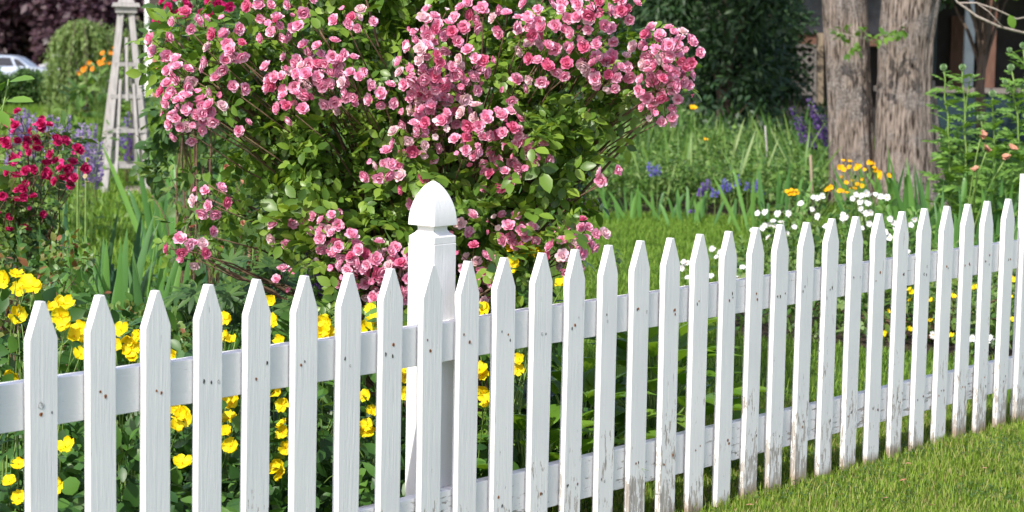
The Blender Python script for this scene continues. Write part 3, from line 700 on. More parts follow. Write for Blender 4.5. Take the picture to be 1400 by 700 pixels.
# lupins
def palmT(n=9):
    return joinT([rotT(leafT(.5, .26, .25, .15), 'Z', 2*math.pi*k/n) for k in range(n)])[:2]
PALM = palmT()
g0 = np.random.default_rng(31)
def lupin(px, py, Y, wpx, hpx, seed, label, n=26):
    g = np.random.default_rng(seed); b = gx(px, Y); root = thing('lupin_plant', label, 'plant', b, 'lupin plants behind the fence')
    a = Acc(); st = Acc()
    for k in range(n):
        e = W(px+g.uniform(-wpx, wpx), py+g.uniform(-hpx, hpx), Y+g.uniform(-.2, .2)); 
        if e[2] < .08: e[2] = .08+.05*g.random()
        ax = units(np.array([g.normal(0, .4), -.5+g.normal(0, .3), 1])); a.inst(PALM, e, units(np.cross(ax, g.normal(size=3))), ax, g.uniform(.11, .16))
        st.tube(curve(b, e, .05, 6), .0022, 4)
    a.build('foliage', M['shade_leaf'], root); st.build('stems', M['greenstem'], root); return root
lupin(290, 425, 7.6, 55, 30, 1, 'lupin plant with fan shaped leaves behind the fourth picket', 34)
lupin(350, 400, 8.0, 45, 45, 2, 'lupin plant with fan shaped leaves behind the fifth picket', 34)
L3 = lupin(425, 430, 7.4, 40, 35, 3, 'lupin plant with one purple and cream flower spike behind the sixth picket', 26)
def spike(acc, st, base, top, rad, n, size, g, frac=.45, T=DIA, mi=0, taper=.6):
    base = np.array(base, float); top = np.array(top, float); st.tube(curve(base, top, 0, 6), .0025, 4)
    t = g.uniform(1-frac, 1, n); P = base+(top-base)*t[:, None]; th = g.uniform(0, 6.283, n)
    o = np.stack([np.cos(th), np.sin(th), g.uniform(.1, .9, n)], 1); rr = rad*(1-taper*((t-1+frac)/frac))
    acc.inst(T, P+o*rr[:, None]*[1, 1, 0]*.5, o, units(o[:, [1, 0, 2]]+g.normal(0, .3, (n, 3))), size*(1-.4*(t-1+frac)/frac), mi)
sa = Acc(); ss = Acc(); g = np.random.default_rng(5)
base = gx(432, 7.3); top = W(422, 338, 7.3); e1 = W(434, 425, 7.25)
spike(sa, ss, e1, top, .028, 170, .022, g, .95)
topm = []
sa.build('flower_spike', M['petal_purple'], L3); ss.tube([base, e1], .003, 5); ss.build('flower_stem', M['greenstem'], L3)
sc_ = Acc(); s_ = Acc(); spike(sc_, s_, W(425, 372, 7.27), W(421, 334, 7.27), .022, 80, .018, g, .98); sc_.build('flower_tip', leafmat('lupin_tip', [(.5, .5, .3), (.6, .6, .45), (.35, .42, .2)]), L3)
# spent brown spike
sa = Acc(); ss = Acc(); root = thing('lupin_plant', 'brown spent lupin seed spike above the fifth picket', 'plant', gx(345, 7.9), 'lupin plants behind the fence')
spike(sa, ss, gx(345, 7.9), W(346, 338, 7.9), .03, 120, .022, g, .12*1.6); sa.build('seed_head', M['brown_seed'], root); ss.build('stem', M['greenstem'], root)

# ------------------------------------------------------------------ iris clumps
def blade(acc, b, tip, w, g, bend=0., mi=0):
    b = np.array(b, float); tip = np.array(tip, float); L_ = np.linalg.norm(tip-b); n = 8; t = np.linspace(0, 1, n)[:, None]
    mid = b+(tip-b)*.5+np.array([0, 0, .10*L_])+g.normal(0, .02*L_, 3)
    p = (1-t)**2*b+2*t*(1-t)*mid+t*t*tip
    if bend: p[-3:] += np.array([[0, 0, -.0], [0, 0, -.06], [0, 0, -.2]])*bend*L_
    th = g.uniform(-.5, .5) if g.random() < .75 else g.uniform(0, 3); side = np.array([math.cos(th), math.sin(th), 0])
    ww = w*np.array([.7, .9, 1, 1, .92, .75, .45, .03])[:, None]
    nrm = units(np.cross(side, tip-b))
    L1 = p-side*ww/2; Rr = p+side*ww/2; Mm = p+nrm*ww*.16
    V = np.stack([L1, Mm, Rr], 1).reshape(-1, 3); F = []
    for i in range(n-1):
        for j in range(2): a0 = i*3+j; F += [(a0, a0+1, a0+4), (a0, a0+4, a0+3)]
    acc.add(V, F, mi)
def iris(label, px, Y, n, hmin, hmax, spread, seed, mat='iris_leaf', w=.03, lean=.3, fl=None, group='iris clumps', extra=None):
    g = np.random.default_rng(seed); b = gx(px, Y); root = thing('iris_clump', label, 'iris', b, group); a = Acc()
    for k in range(n):
        q = b+np.array([g.uniform(-spread, spread), g.uniform(-spread, spread)*.7, 0]); h_ = g.uniform(hmin, hmax)
        fan = (q[0]-b[0])/spread*lean+g.normal(0, lean*.45)
        blade(a, q, q+np.array([fan*h_, g.normal(0, .18)*h_, h_]), w*g.uniform(.75, 1.2), g, bend=g.choice([0, 0, .3, .8]))
    a.build('leaves', M[mat], root)
    if fl:
        st = Acc()
        for px_, py_, Y_ in fl:
            c = W(px_, py_, Y_); st.tube(curve(b+g.normal(0, .04, 3)*[1, 1, 0], c, 0, 6), [.007, .006, .006, .005, .005, .004], 6)
            for k in range(2):
                ax = units(g.normal(0, .5, 3)+[0, -.2, 1]); Acc().inst(BUD, c+g.normal(0, .012, 3), units(np.cross(ax, g.normal(size=3))), ax, .07).build('spent_flower', M['petal_spent_s'], root)
        st.build('stems', M['greenstem'], root)
    return root
M['petal_spent_s'] = [M['petal_spent'], M['petal_spent']]
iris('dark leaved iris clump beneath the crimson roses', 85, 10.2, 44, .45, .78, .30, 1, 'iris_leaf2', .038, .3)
iris('bright sunlit iris clump above the second and third pickets', 140, 8.7, 34, .55, .84, .20, 2, 'iris_leaf', .042, .13)
iris('iris clump of long slanting leaves above the third picket', 212, 8.6, 34, .45, .80, .20, 3, 'iris_leaf', .040, .35)
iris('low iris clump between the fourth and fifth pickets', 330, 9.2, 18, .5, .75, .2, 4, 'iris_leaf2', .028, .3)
iris('broad iris clump right of the wooden obelisk', 240, 14.5, 30, .5, .85, .2, 5, 'iris_leaf', .04, .25)
iris('iris clump near the middle of the long bed', 850, 19.0, 26, .2, .34, .9, 6, 'iris_leaf', .035, .5)
iris('iris clump at the right end of the long bed beside the stake', 1055, 17.8, 14, .35, .6, .3, 7, 'iris_leaf', .035, .25)
iris('iris clump at the foot of the big trunks', 1230, 14.6, 36, .5, .85, .3, 8, 'iris_leaf', .036, .4)
iris('iris clump with spent pink flowers beside the globe thistles', 1310, 13.6, 46, .55, .95, .35, 9, 'iris_leaf', .036, .25, [(1340, 190, 13.3), (1348, 208, 13.3), (1382, 205, 13.4), (1376, 215, 13.4), (1336, 235, 13.3)])
iris('iris clump lowest behind the last pickets at right', 1385, 13.2, 26, .5, .8, .25, 10, 'iris_leaf', .034, .25)
iris('iris clump of bent leaves in front of the blue flowers', 950, 18.6, 26, .2, .32, .8, 11, 'iris_leaf', .03, .6)

# cane with big fresh leaves poking in at the left edge
g = np.random.default_rng(8); root = thing('leafy_cane', 'young raspberry like cane with large fresh leaves at the left edge', 'plant', gx(-40, 7.4)); a = Acc(); st = Acc()
cb = gx(-40, 7.4); st.tube(curve(cb, W(12, 108, 7.4), .1, 8), np.linspace(.006, .003, 8), 5)
st.tube([W(-25, 250, 7.4), W(0, 230, 7.4), W(14, 225, 7.4)], .002, 4); st.tube([W(-30, 190, 7.4), W(0, 150, 7.4), W(12, 132, 7.4)], .002, 4)
for (x0, y0), (x1, y1), s in (((12,112),(52,102),.105),((8,138),(50,134),.11),((2,125),(8,98),.05),((-5,150),(14,172),.09),((0,228),(22,232),.075),((10,222),(32,216),.07),((-8,205),(4,190),.06),((0,118),(10,104),.04),((-6,120),(2,112),.06)):
    A_ = W(x0, y0, 7.4); B_ = W(x1, y1, 7.35); a.inst(leafT(1, .5, .2, .12), A_, units(B_-A_), units([.1, -.5, 1]), s)
a.build('leaves', M['fresh_leaf'], root); st.build('stem', M['greenstem'], root)

# ------------------------------------------------------------------ hosta
def hostaleaf(L_, w, seed):
    g = np.random.default_rng(seed); nu, nv = 12, 13; V = []; F = []
    for i in range(nu):
        t = i/(nu-1); k = (math.sin(math.pi*min(1, t*1.08)**.62))*(1-t**4)+.02 if 0 < t < 1 else .02
        for j in range(nv):
            u = j/(nv-1)*2-1
            z = -.42*L_*t*t+.20*L_*t+.16*w*abs(u)**1.3*k+.006*L_/.2*abs(math.sin(u*math.pi*3.0))*k
            V.append((L_*t, u*w/2*k, z))
    for i in range(nu-1):
        for j in range(nv-1): a0 = i*nv+j; F += [(a0, a0+nv, a0+nv+1), (a0, a0+nv+1, a0+1)]
    return np.array(V), np.array(F)
g = np.random.default_rng(3); hb = gx(800, 8.0)
def hosta(label, px, Y, n, r0, L0, seed, hz=.3, dirs=None, grp='hostas behind the fence'):
    g = np.random.default_rng(seed); b = gx(px, Y); root = thing('hosta', label, 'hosta', b, grp); a = Acc(); st = Acc()
    for k in range(n):
        th = k*2.4+g.normal(0, .3); lvl = k/n; rr = r0*(1-lvl*.8)*g.uniform(.75, 1.1); z = hz*(.35+.65*lvl)*g.uniform(.85, 1.1)
        o = np.array([math.cos(th), math.sin(th), 0]); p = b+o*rr*.6+[0, 0, z]
        T = hostaleaf(1, .58, k); a.inst(T, p, units(o+[0, 0, .25+.4*lvl]), units(o*-.4+[0, 0, 1]), L0*g.uniform(.8, 1.1))
        st.tube(curve(b+o*.02, p, .02, 5), .004, 5)
    a.build('leaves', M['hosta_leaf'], root); st.build('leaf_stalks', M['greenstem'], root)
hosta('bright green hosta clump between the post and the lawn, the rightmost one', 905, 7.95, 36, .40, .28, 1, .48)
hosta('bright green hosta clump right behind the first pickets after the post', 735, 7.05, 26, .34, .22, 2, .33)
hosta('hosta clump in the middle of the three', 800, 7.5, 24, .36, .24, 3, .42)

# low dark filler foliage under the bushes
def carpet(name, label, poly, h0, h1, dens, size, mat, seed, T=None, flowers=None):
    g = np.random.default_rng(seed); P = np.array([p[:2] for p in poly]); lo = P.min(0); hi = P.max(0)
    n = int((hi-lo).prod()*dens); Q = g.uniform(lo, hi, (n, 2)); Q = Q[inpoly(Q, poly)]
    hh = np.array([h0+(h1-h0)*(.5+.5*noise.noise(Vector((x*1.7, y*1.7, seed))))+.12*noise.noise(Vector((x*6, y*6, seed))) for x, y in Q])
    z = hh*g.random(len(Q))**.45; PP = np.concatenate([Q, np.maximum(z, .02)[:, None]], 1)
    a = put_leaves(Acc(), g, PP, units(g.normal(size=(len(PP), 3))*[1, 1, .4]), size, T or [LEAF], up=.9)
    tag(a.build(name, M[mat]), label, 'plants', kind='stuff')
carpet('ground_cover', 'dark leafy ground cover under the roses behind the left of the fence', BED1, .10, .32, 1500, .06, 'prim_leaf', 1)
carpet('ground_cover', 'green leafy undergrowth of the right flower bed', BED2, .10, .42, 1300, .05, 'bed_leaf', 2, [LEAFN, LEAF])
carpet('ground_cover', 'mixed feathery green perennials filling the long bed behind the lawn', BED3, .22, .60, 2200, .05, 'bed_leaf', 3, [LEAFN, LEAF, LEAFN])

g = np.random.default_rng(44); Q = []
for k in range(60):
    c = G(g.uniform(700, 1430), g.uniform(590, 700)); Q.append(c+g.normal(0, .06, (45, 3))*[1, 1, 0]+np.stack([np.zeros(45), np.zeros(45), g.uniform(.006, .024, 45)], 1))
Q = np.concatenate(Q); a = Acc(); th = g.uniform(0, 6.28, len(Q)); a.inst(CLOVER, Q, np.stack([np.cos(th), np.sin(th), 0*th], 1), units(g.normal(0, .3, (len(Q), 3))+[0, 0, 1]), g.uniform(.010, .018, len(Q)))
tag(a.build('clover', M['shade_leaf']), 'small clover leaves in patches through the front grass', 'clover', kind='stuff')
g = np.random.default_rng(45); P = np.array([p[:2] for p in BED3]); Q = g.uniform(P.min(0), P.max(0), (2200, 2)); Q = Q[inpoly(Q, BED3)]; n = len(Q)
Q = np.concatenate([Q, g.uniform(.0, .35, (n, 1))], 1); a = Acc(); a.inst(leafT(1, .05, .2, .3), Q, g.normal(0, .3, (n, 3))+[0, 0, 1], units(g.normal(0, 1, (n, 3))*[1, 1, .1]), g.uniform(.25, .55, n))
tag(a.build('wispy_grasses', M['bed_leaf']), 'thin wispy upright stems and grasses among the plants of the long bed', 'plants', kind='stuff')
# ------------------------------------------------------------------ right bed
g = np.random.default_rng(50)
WM = [M['petal_white'], M['petal_gold']]
def flowers_in(x0, x1, y0, y1, Y, n, seed, jy=.4):
    g = np.random.default_rng(seed); return [(g.uniform(x0, x1), g.uniform(y0, y1), Y+g.uniform(-jy, jy)) for _ in range(n)]
def wplant(label, px, Y, blobs, fl, seed, Ts=[DAISY, FIVE], size=.042, mats=WM, leafm='bed_leaf', group='white flowering plants in the right bed', name='white_campion', cat='flowering plant'):
    return shrub(name, label, cat, gx(px, Y), blobs, leafm, .04, 110, .06, 10, seed, [LEAFN, LEAF], group, (fl, Ts, size, mats, 'blossom'), stemm='greenstem')
wplant('white flowering plant topped by a dense flat white cluster in front of the trunks', 1185, 12.5, [(1180,300,45,35,12.4,.3),(1190,350,50,40,12.2,.3)],
       [(1170,266,12),(1178,268,12),(1184,264,12),(1190,268,12),(1197,266,12),(1204,269,12),(1176,276,12),(1186,278,12),(1178,290,12),(1184,292,12),(1190,290,12),(1165,272,12),(1212,270,12),(1177,285,12),(1153,294,12),(1200,302,11.9),(1188,306,11.9),(1196,312,11.9),(1178,312,11.9)], 301)
wplant('white flowering plant left of the yellow flowers with scattered blooms', 1105, 12.6, [(1100,300,45,35,12.6,.3),(1100,350,60,45,12.4,.3)],
       [(1095,279,12.3),(1112,270,12.3),(1118,271,12.3),(1124,268,12.3),(1110,286,12.3),(1118,296,12.3),(1152,300,12.2),(1157,298,12.2),(1154,303,12.2),(1078,292,12.3),(1086,310,12.2),(1063,292,12.3),(1130,310,12.2)], 302)
wplant('white flowering plant at the left end of the right bed', 1055, 12.8, [(1050,320,35,30,12.8,.3),(1050,360,45,35,12.6,.3)],
       [(1046,290,12.5),(1052,306,12.5),(1046,308,12.5),(1057,303,12.5),(1068,304,12.5),(1042,312,12.5),(1060,310,12.5),(1036,292,12.6),(1050,325,12.4),(1076,320,12.4),(1028,315,12.6)], 303)
wplant('low white flowering plant at the lawn edge left of the bed', 975, 12.2, [(975,375,35,25,12.2,.2),(985,410,35,30,12.0,.2)],
       [(935,358,11.8),(940,360,11.8),(932,366,11.8),(974,340,12),(984,345,12),(990,356,12),(980,352,12),(940,380,11.8),(934,395,11.8),(970,452,11.6),(968,458,11.6),(1015,366,12),(1010,380,12),(972,378,12)], 304)
wplant('white flowering plant behind the middle of the right hand pickets', 1250, 12.2, [(1240,320,45,30,12.2,.3),(1240,370,50,45,12,.3)],
       [(1218,299,11.8),(1222,305,11.8),(1232,301,11.8),(1226,312,11.8),(1245,308,11.8),(1250,300,11.8),(1266,306,11.8),(1268,325,11.8),(1215,325,11.8),(1196,330,11.8),(1210,318,11.8),(1240,345,11.7)], 305)
wplant('low plant with three big white blooms seen low between the right pickets', 1340, 11.0, [(1340,470,30,20,11.0,.15),(1345,450,30,25,11.1,.15)],
       [(1326,483,10.8),(1331,497,10.8),(1328,490,10.8),(1353,485,10.8),(1355,492,10.8),(1275,475,10.9),(1350,478,10.8)], 306)
shrub('yellow_ragwort', 'tall plant with a loose head of small golden flowers before the trunks', 'flowering plant', gx(1180, 13.4), [(1180,250,30,22,13.4,.2),(1180,290,30,30,13.3,.2)], 'bed_leaf', .035, 50, .05, 7, 310, [LEAFN], 'golden flowered plants',
      flowers=([(x+_r.normal(0, 3), y+_r.normal(0, 2.5), 13.2+_r.normal(0, .08)) for x, y in ((1155,223),(1160,226),(1165,224),(1170,228),(1175,222),(1166,230),(1172,232),(1150,228),(1187,220),(1192,226),(1186,232),(1196,232),(1200,236),(1206,240),(1208,235),(1190,222),(1203,244),(1160,248),(1166,250),(1170,246),(1176,252),(1164,256),(1168,258),(1152,243),(1178,248),(1207,243),(1212,241),(1157,231),(1180,226),(1162,221),(1148,225),(1198,228))], [FIVE, STAR], .034, [M['petal_gold'], M['petal_gold']], 'blossom'), stemm='greenstem')
shrub('yellow_ragwort', 'smaller golden flowered plant left of the trunks', 'flowering plant', gx(1095, 13.4), [(1095,290,30,25,13.4,.2)], 'bed_leaf', .035, 50, .05, 7, 311, [LEAFN], 'golden flowered plants',
      flowers=([(x, y, 13.2) for x, y in ((1076,262),(1082,260),(1088,261),(1084,265),(1079,265),(1132,258),(1128,261),(1136,256),(1134,260),(1148,261),(1152,262),(1158,264),(1090,264))], [FIVE, STAR], .034, [M['petal_gold'], M['petal_gold']], 'blossom'), stemm='greenstem')
shrub('potentilla_shrub', 'low shrub with small yellow flowers seen between the right hand pickets', 'shrub', gx(1300, 11.4), [(1170,420,50,35,11.8,.3),(1240,410,60,45,11.6,.3),(1310,400,60,50,11.4,.3),(1385,395,50,55,11.2,.3),(1170,450,50,30,11.6,.3),(1250,455,60,30,11.4,.3),(1330,450,60,30,11.2,.3),(1060,430,60,30,12.0,.3),(1000,440,40,20,12.1,.2),(1390,460,40,30,11,.3)], 'rose_leaf2', .036, 75, .055, 11, 320,
      flowers=([(1243,396,11.1),(1246,400,11.1),(1245,410,11.1),(1214,427,11.1),(1272,410,11),(1303,405,11),(1331,394,11),(1244,450,11),(1272,440,11),(1210,484,10.9),(1300,460,10.9),(1384,383,10.8),(1383,437,10.8),(1333,393,11),(1246,388,11.1),(1380,407,10.9),(1284,478,10.9)], PRIM, .038, YM, 'blossom'), nst=4)

def jagT():
    ps = []
    for x, a, l in ((.15, 1, .3), (.15, -1, .3), (.38, 1, .36), (.38, -1, .36), (.6, 1, .28), (.6, -1, .28), (.78, 1, .16), (.78, -1, .16)):
        ps.append(rotT(leafT(l, .42, .2, .2), 'Z', a*R(52), (x, 0, -.25*x*x)))
    ps.append(rotT(leafT(1, .22, .2, .25), 'Z', 0)); return joinT(ps)[:2]
JAG = jagT()
def thistle(px, py, Y, seed, label, side=()):
    g = np.random.default_rng(seed); b = gx(px+g.uniform(2, 25), Y); top = W(px, py, Y); root = thing('globe_thistle', label, 'thistle', b, 'globe thistles in the right bed')
    st = Acc(); lf = Acc(); pts = curve(b, top, 0, 12, g, .006); st.tube(pts, np.linspace(.010, .0045, 12), 6)
    def leaves(pts, n, s0):
        for k in range(n):
            t = (k+g.random()*.6)/n*.93+.03; i = t*(len(pts)-1); p = pts[int(i)]+(pts[min(len(pts)-1, int(i)+1)]-pts[int(i)])*(i-int(i))
            th = k*2.4+g.normal(0, .4); o = np.array([math.cos(th), math.sin(th), g.uniform(.1, .9)]); lf.inst(JAG, p, units(o), units([0, -.2, 1]+g.normal(0, .25, 3)), s0*(1.1-.65*t)*g.uniform(.8, 1.2))
    leaves(pts, 46, .25)
    heads = [(top, .021)]
    for sx_, sy_ in side:
        e = W(sx_, sy_, Y-.02); k = np.argmin(abs(pts[:, 2]-(e[2]-.22))); br = curve(pts[k], e, .02, 6); st.tube(br, .004, 5); leaves(br, 6, .12); heads.append((e, .016))
    for c, r in heads:
        n = 150; i = np.arange(n); ph = np.arccos(1-2*(i+.5)/n); th = i*2.39996; o = np.stack([np.cos(th)*np.sin(ph), np.sin(th)*np.sin(ph), np.cos(ph)], 1)
        a = Acc().inst(leafT(1, .5, .5, 0), c+o*r*.55, o, units(np.cross(o, [.3, .4, .8])), r*.62)
        pts_ = np.array([c+[0, 0, -r*.75+r*1.5*t] for t in np.linspace(0, 1, 7)]); a.tube(pts_, r*.75*np.sin(np.linspace(.25, 2.9, 7)), 10)
        a.build('flower_head', M['globe_leaf'], root)
    st.build('stem', M['greenstem'], root); lf.build('leaves', M['thistle_leaf'], root)
M['globe_leaf'] = leafmat('globe_spines', [(.13, .24, .10), (.22, .36, .16), (.30, .42, .26)], .6, .2)
thistle(1290, 92, 14.2, 1, 'globe thistle leftmost, next to the trunk')
thistle(1316, 92, 14.0, 2, 'globe thistle second from the trunk with a side bud', [(1328, 104)])
thistle(1357, 128, 13.6, 3, 'shortest globe thistle in the middle of the row')
thistle(1382, 92, 13.9, 4, 'globe thistle near the right edge with side buds', [(1374, 112), (1398, 118)])
thistle(1399, 62, 14.4, 5, 'tallest globe thistle partly out of the picture at the right edge', [(1380, 68)])
thistle(1340, 160, 14.8, 6, 'low globe thistle behind the row with its head hidden in leaves')
thistle(1425, 90, 13.4, 7, 'globe thistle just outside the right edge')
shrub('leafy_perennial', 'dense leafy green plants under the globe thistles', 'plant', gx(1345, 14.2), [(1330,240,50,35,14.4,.3),(1385,220,45,60,14.3,.3),(1300,270,40,30,14.5,.3),(1370,290,60,35,13.8,.3)], 'thistle_leaf', .12, 30, .1, 6, 330, [JAG], stemm='greenstem')

# ------------------------------------------------------------------ long bed details
def spikes(name, label, cat, pts, Y, mats, seed, rad=.03, size=.03, frac=.4, group=None, hstem=None, lean=(0, 0), n=60, foliage=None):
    g = np.random.default_rng(seed); xs_ = [p[0] for p in pts]; b = gx(sum(xs_)/len(xs_), Y); root = thing(name, label, cat, b, group); st = Acc()
    for px, py in pts:
        y = Y+g.uniform(-.25, .25); t = W(px, py, y); bb = gx(px-lean[0], y)+g.normal(0, .02, 3)*[1, 1, 0]; a = Acc(); spike(a, st, bb, t, rad, n, size, g, frac); a.build('flower_spike', mats, root)
    st.build('stems', M['greenstem'], root)
    if foliage:
        bl = [(np.array([b[0], b[1], b[2]+foliage[1]*.5]), np.array([foliage[0], foliage[0]*.7, foliage[1]*.5]))]
        P, O = sample_clumps(g, bl, 50, .08, 8); put_leaves(Acc(), g, P, O, .07, [LEAFN]).build('foliage', M['bed_leaf'], root)
    return root
spikes('blue_salvia', 'small violet blue flower spikes in the long bed, the leftmost pair', 'flowers', [(888,222),(900,226),(893,228)], 19.0, M['petal_blue'], 1, .02, .028, .2, 'blue flowers in the long bed')
spikes('blue_salvia', 'small violet flowers in the middle of the long bed', 'flowers', [(958,258),(968,246),(962,250),(946,288)], 18.8, M['petal_purple'], 2, .022, .03, .25, 'blue flowers in the long bed')
spikes('blue_salvia', 'pale blue flower spikes right of the violet ones', 'flowers', [(992,244),(996,250),(985,254),(1008,240),(976,258)], 18.8, M['petal_blue'], 3, .02, .026, .25, 'blue flowers in the long bed')
spikes('blue_salvia', 'blue flower spikes at the right of the long bed', 'flowers', [(1022,250),(1031,250),(1042,262),(1036,246)], 18.8, M['petal_blue'], 4, .02, .026, .25, 'blue flowers in the long bed')
spikes('purple_loosestrife', 'dark purple drooping flower spikes left of the tree trunks', 'flowers', [(1083,148),(1092,160),(1106,135),(1114,150),(1124,158)], 21.5, leafmat('dark_purple', [(.05, .025, .13), (.10, .05, .22), (.14, .08, .25)], .6, .2, (1, .8, 1.2)), 5, .035, .05, .40, lean=(-50, 0), n=110, foliage=(.35, .6))
for i, (px, py, lab) in enumerate(((948, 148, 'orange yellow poppy standing alone above the long bed'), (965, 191, 'small yellow poppy lower in the long bed'))):
    b = gx(px+4, 21); root = thing('poppy', lab, 'flower', b, 'yellow poppies in the long bed'); c = W(px, py, 21); a = Acc(); a.tube(curve(b, c, 0, 6), .004, 4); a.build('stem', M['greenstem'], root)
    Acc().inst(PRIM[0], c, [1, 0, 0], units([-.5, -.5, .8]), .085 if i == 0 else .05).build('blossom', [M['petal_gold'], M['petal_gold']], root)
a = Acc(); a.tube([gx(1112, 18.8), W(1108, 212, 18.8)], .012, 6); tag(a.build('garden_stake', M['tan'], loc=gx(1112, 19.5)), 'thin pale wooden stake left of the tree trunks', 'stake')
a = Acc(); a.tube([gx(1052, 21.5), W(1046, 172, 21.5)], .008, 6); tag(a.build('garden_stake', M['greywood'], loc=gx(1056, 20)), 'thin brown leaning stalk like stake in the long bed', 'stake')

# green perennial humps of the long bed, each its own plant
g = np.random.default_rng(60)
hp = [(830,235,60,45,22,'bushy green perennial at the left end of the long bed'),(905,225,60,50,22.5,'bushy green perennial beneath the poppy'),(985,220,60,45,22,'bushy green perennial in the middle of the long bed'),(1040,235,50,40,21,'bushy green perennial at the right end of the long bed'),(900,180,70,40,26,'green perennial right of the pink rose at the back of the bed'),(820,190,50,50,26,'green perennial half hidden by the pink rose bush'),(1080,250,40,30,19,'small green perennial before the purple spikes')]
for k, (px, py, rx, ry, Y, lab) in enumerate(hp):
    shrub('green_perennial', lab, 'plant', gx(px, Y), [(px,py,rx,ry,Y,.5),(px,py+ry*.9,rx*1.1,ry*.8,Y,.5)], 'bed_leaf', .055, 40, .09, 14, 400+k, [LEAFN, LEAF], 'green perennials of the long bed', stemm='greenstem', nst=2)

# dark shrubs and conifer behind the bed
def tree(name, label, cat, px, Y, cz, rx, rz_, leafm, size, dens, rcl, nper, seed, trunk_r=.12, T=None, group=None, ry=None, hole=0, trunkm='bark_far', up=.5, x=None):
    g = np.random.default_rng(seed); b = gx(px, Y); root = thing(name, label, cat, b, group); ry = ry or rx
    c0 = b+[0, 0, cz]; bl = []
    for k in range(16):
        q, d = ball(g, 1, .45); q = q[0]; bl.append((c0+q*[rx*.75, ry*.75, rz_*.75], np.array([rx, ry, rz_])*g.uniform(.26, .42)))
    P, O = sample_clumps(g, bl, dens, rcl, nper, b[2]+.05); put_leaves(Acc(), g, P, O, size, T or [DIA], up=up).build('crown', M[leafm], root)
    t = Acc(); top = c0+[0, 0, rz_*.3]; t.tube(curve(b-[0, 0, .1], top, 0, 8, g, trunk_r*.3), np.linspace(trunk_r, trunk_r*.35, 8), 10)
    for c, r in bl: 
        if c[2] > b[2]+.3: t.tube(curve(b+[0, 0, max(.05, (c[2]-b[2])*.45)], c, 0, 6, g, trunk_r*.2), np.linspace(trunk_r*.4, trunk_r*.1, 6), 6)
    t.build('trunk', M[trunkm], root); return root
M['bark_far'] = noisemat('far_bark', (.07, .05, .04), (.16, .12, .09), 6, .9, .4, (4, 4, 1))
tree('cypress_tree', 'dark green evergreen hanging over the back of the long bed', 'tree', 985, 28, 1.6, 1.2, 1.7, 'dark_leaf', .10, 44, .22, 24, 1, .12, [LEAFN], 'dark evergreens')
tree('cypress_tree', 'dark evergreen between the hanging one and the lattice', 'tree', 1045, 30, 1.5, .55, 1.6, 'dark_leaf', .10, 44, .2, 24, 2, .1, [LEAFN], 'dark evergreens')
tree('cypress_tree', 'dark evergreen right of the pink rose blossoms', 'tree', 900, 31, 1.7, 1.1, 1.8, 'dark_leaf', .10, 44, .2, 18, 3, .1, [LEAFN], 'dark evergreens')
sl_ = ['dark shrub below the lattice panel', 'dark leafy shrub behind the poppy', 'leafy shrub left of the poppy behind the rose', 'dark shrub behind the purple spikes', 'low shrub in the shade between the trunk and the house']
for k, (px, Y, w_, h_, mm) in enumerate([(1092, 27, .42, .85, 'dark_leaf'), (985, 26.5, .75, .95, 'dark_leaf'), (880, 27, .7, 1.1, 'shade_leaf'), (1050, 26, .5, .8, 'dark_leaf'), (1310, 27, .6, .55, 'dark_leaf')]):
    b = gx(px, Y); shrub('shrub', sl_[k], 'shrub', b, [(b+[0, 0, h_*.5], np.array([w_, .5, h_*.5])), (b+[w_*.4, 0, h_*.35], np.array([w_*.6, .4, h_*.4]))], mm, .085, 30, .12, 12, 500+k, world=True, group='shrubs at the back of the garden')

# ------------------------------------------------------------------ twin trunk tree
def barkmat():
    mt, nt, out = newmat('bark'); L = nt.links.new
    tc = N(nt, 'ShaderNodeTexCoord'); mp = N(nt, 'ShaderNodeMapping'); mp.inputs['Scale'].default_value = (11, 11, 1.5); L(tc.outputs['Object'], mp.inputs[0])
    a = N(nt, 'ShaderNodeTexNoise', Scale=4, Detail=8, Roughness=.65, Distortion=.4); L(mp.outputs[0], a.inputs['Vector'])
    b = N(nt, 'ShaderNodeTexNoise', Scale=3.2, Detail=5, Roughness=.6); L(tc.outputs['Object'], b.inputs['Vector'])
    c = N(nt, 'ShaderNodeTexNoise', Scale=45, Detail=3, Roughness=.6); L(tc.outputs['Object'], c.inputs['Vector'])
    r1 = ramp(nt, [(.40, (.04, .03, .024)), (.48, (.22, .178, .15)), (.66, (.42, .355, .31))]); L(a.outputs[0], r1.inputs[0])
    r2 = ramp(nt, [(.36, (.05, .045, .042)), (.5, (.24, .22, .21)), (.66, (.40, .38, .365))]); L(c.outputs[0], r2.inputs[0])
    rm = ramp(nt, [(.50, (0, 0, 0)), (.60, (1, 1, 1))]); L(b.outputs[0], rm.inputs[0])
    f = N(nt, 'ShaderNodeMath', operation='MULTIPLY'); f.inputs[1].default_value = .6; L(rm.outputs[0], f.inputs[0])
    mx = N(nt, 'ShaderNodeMixRGB'); L(f.outputs[0], mx.inputs[0]); L(r1.outputs[0], mx.inputs[1]); L(r2.outputs[0], mx.inputs[2])
    p = N(nt, 'ShaderNodeBsdfPrincipled', Roughness=.9); p.inputs['Specular IOR Level'].default_value = .15; L(mx.outputs[0], p.inputs['Base Color'])
    bp = N(nt, 'ShaderNodeBump', Strength=1., Distance=.05); L(a.outputs[0], bp.inputs['Height']); L(bp.outputs[0], p.inputs['Normal'])
    L(p.outputs[0], out.inputs[0]); return mt
M['bark'] = barkmat()
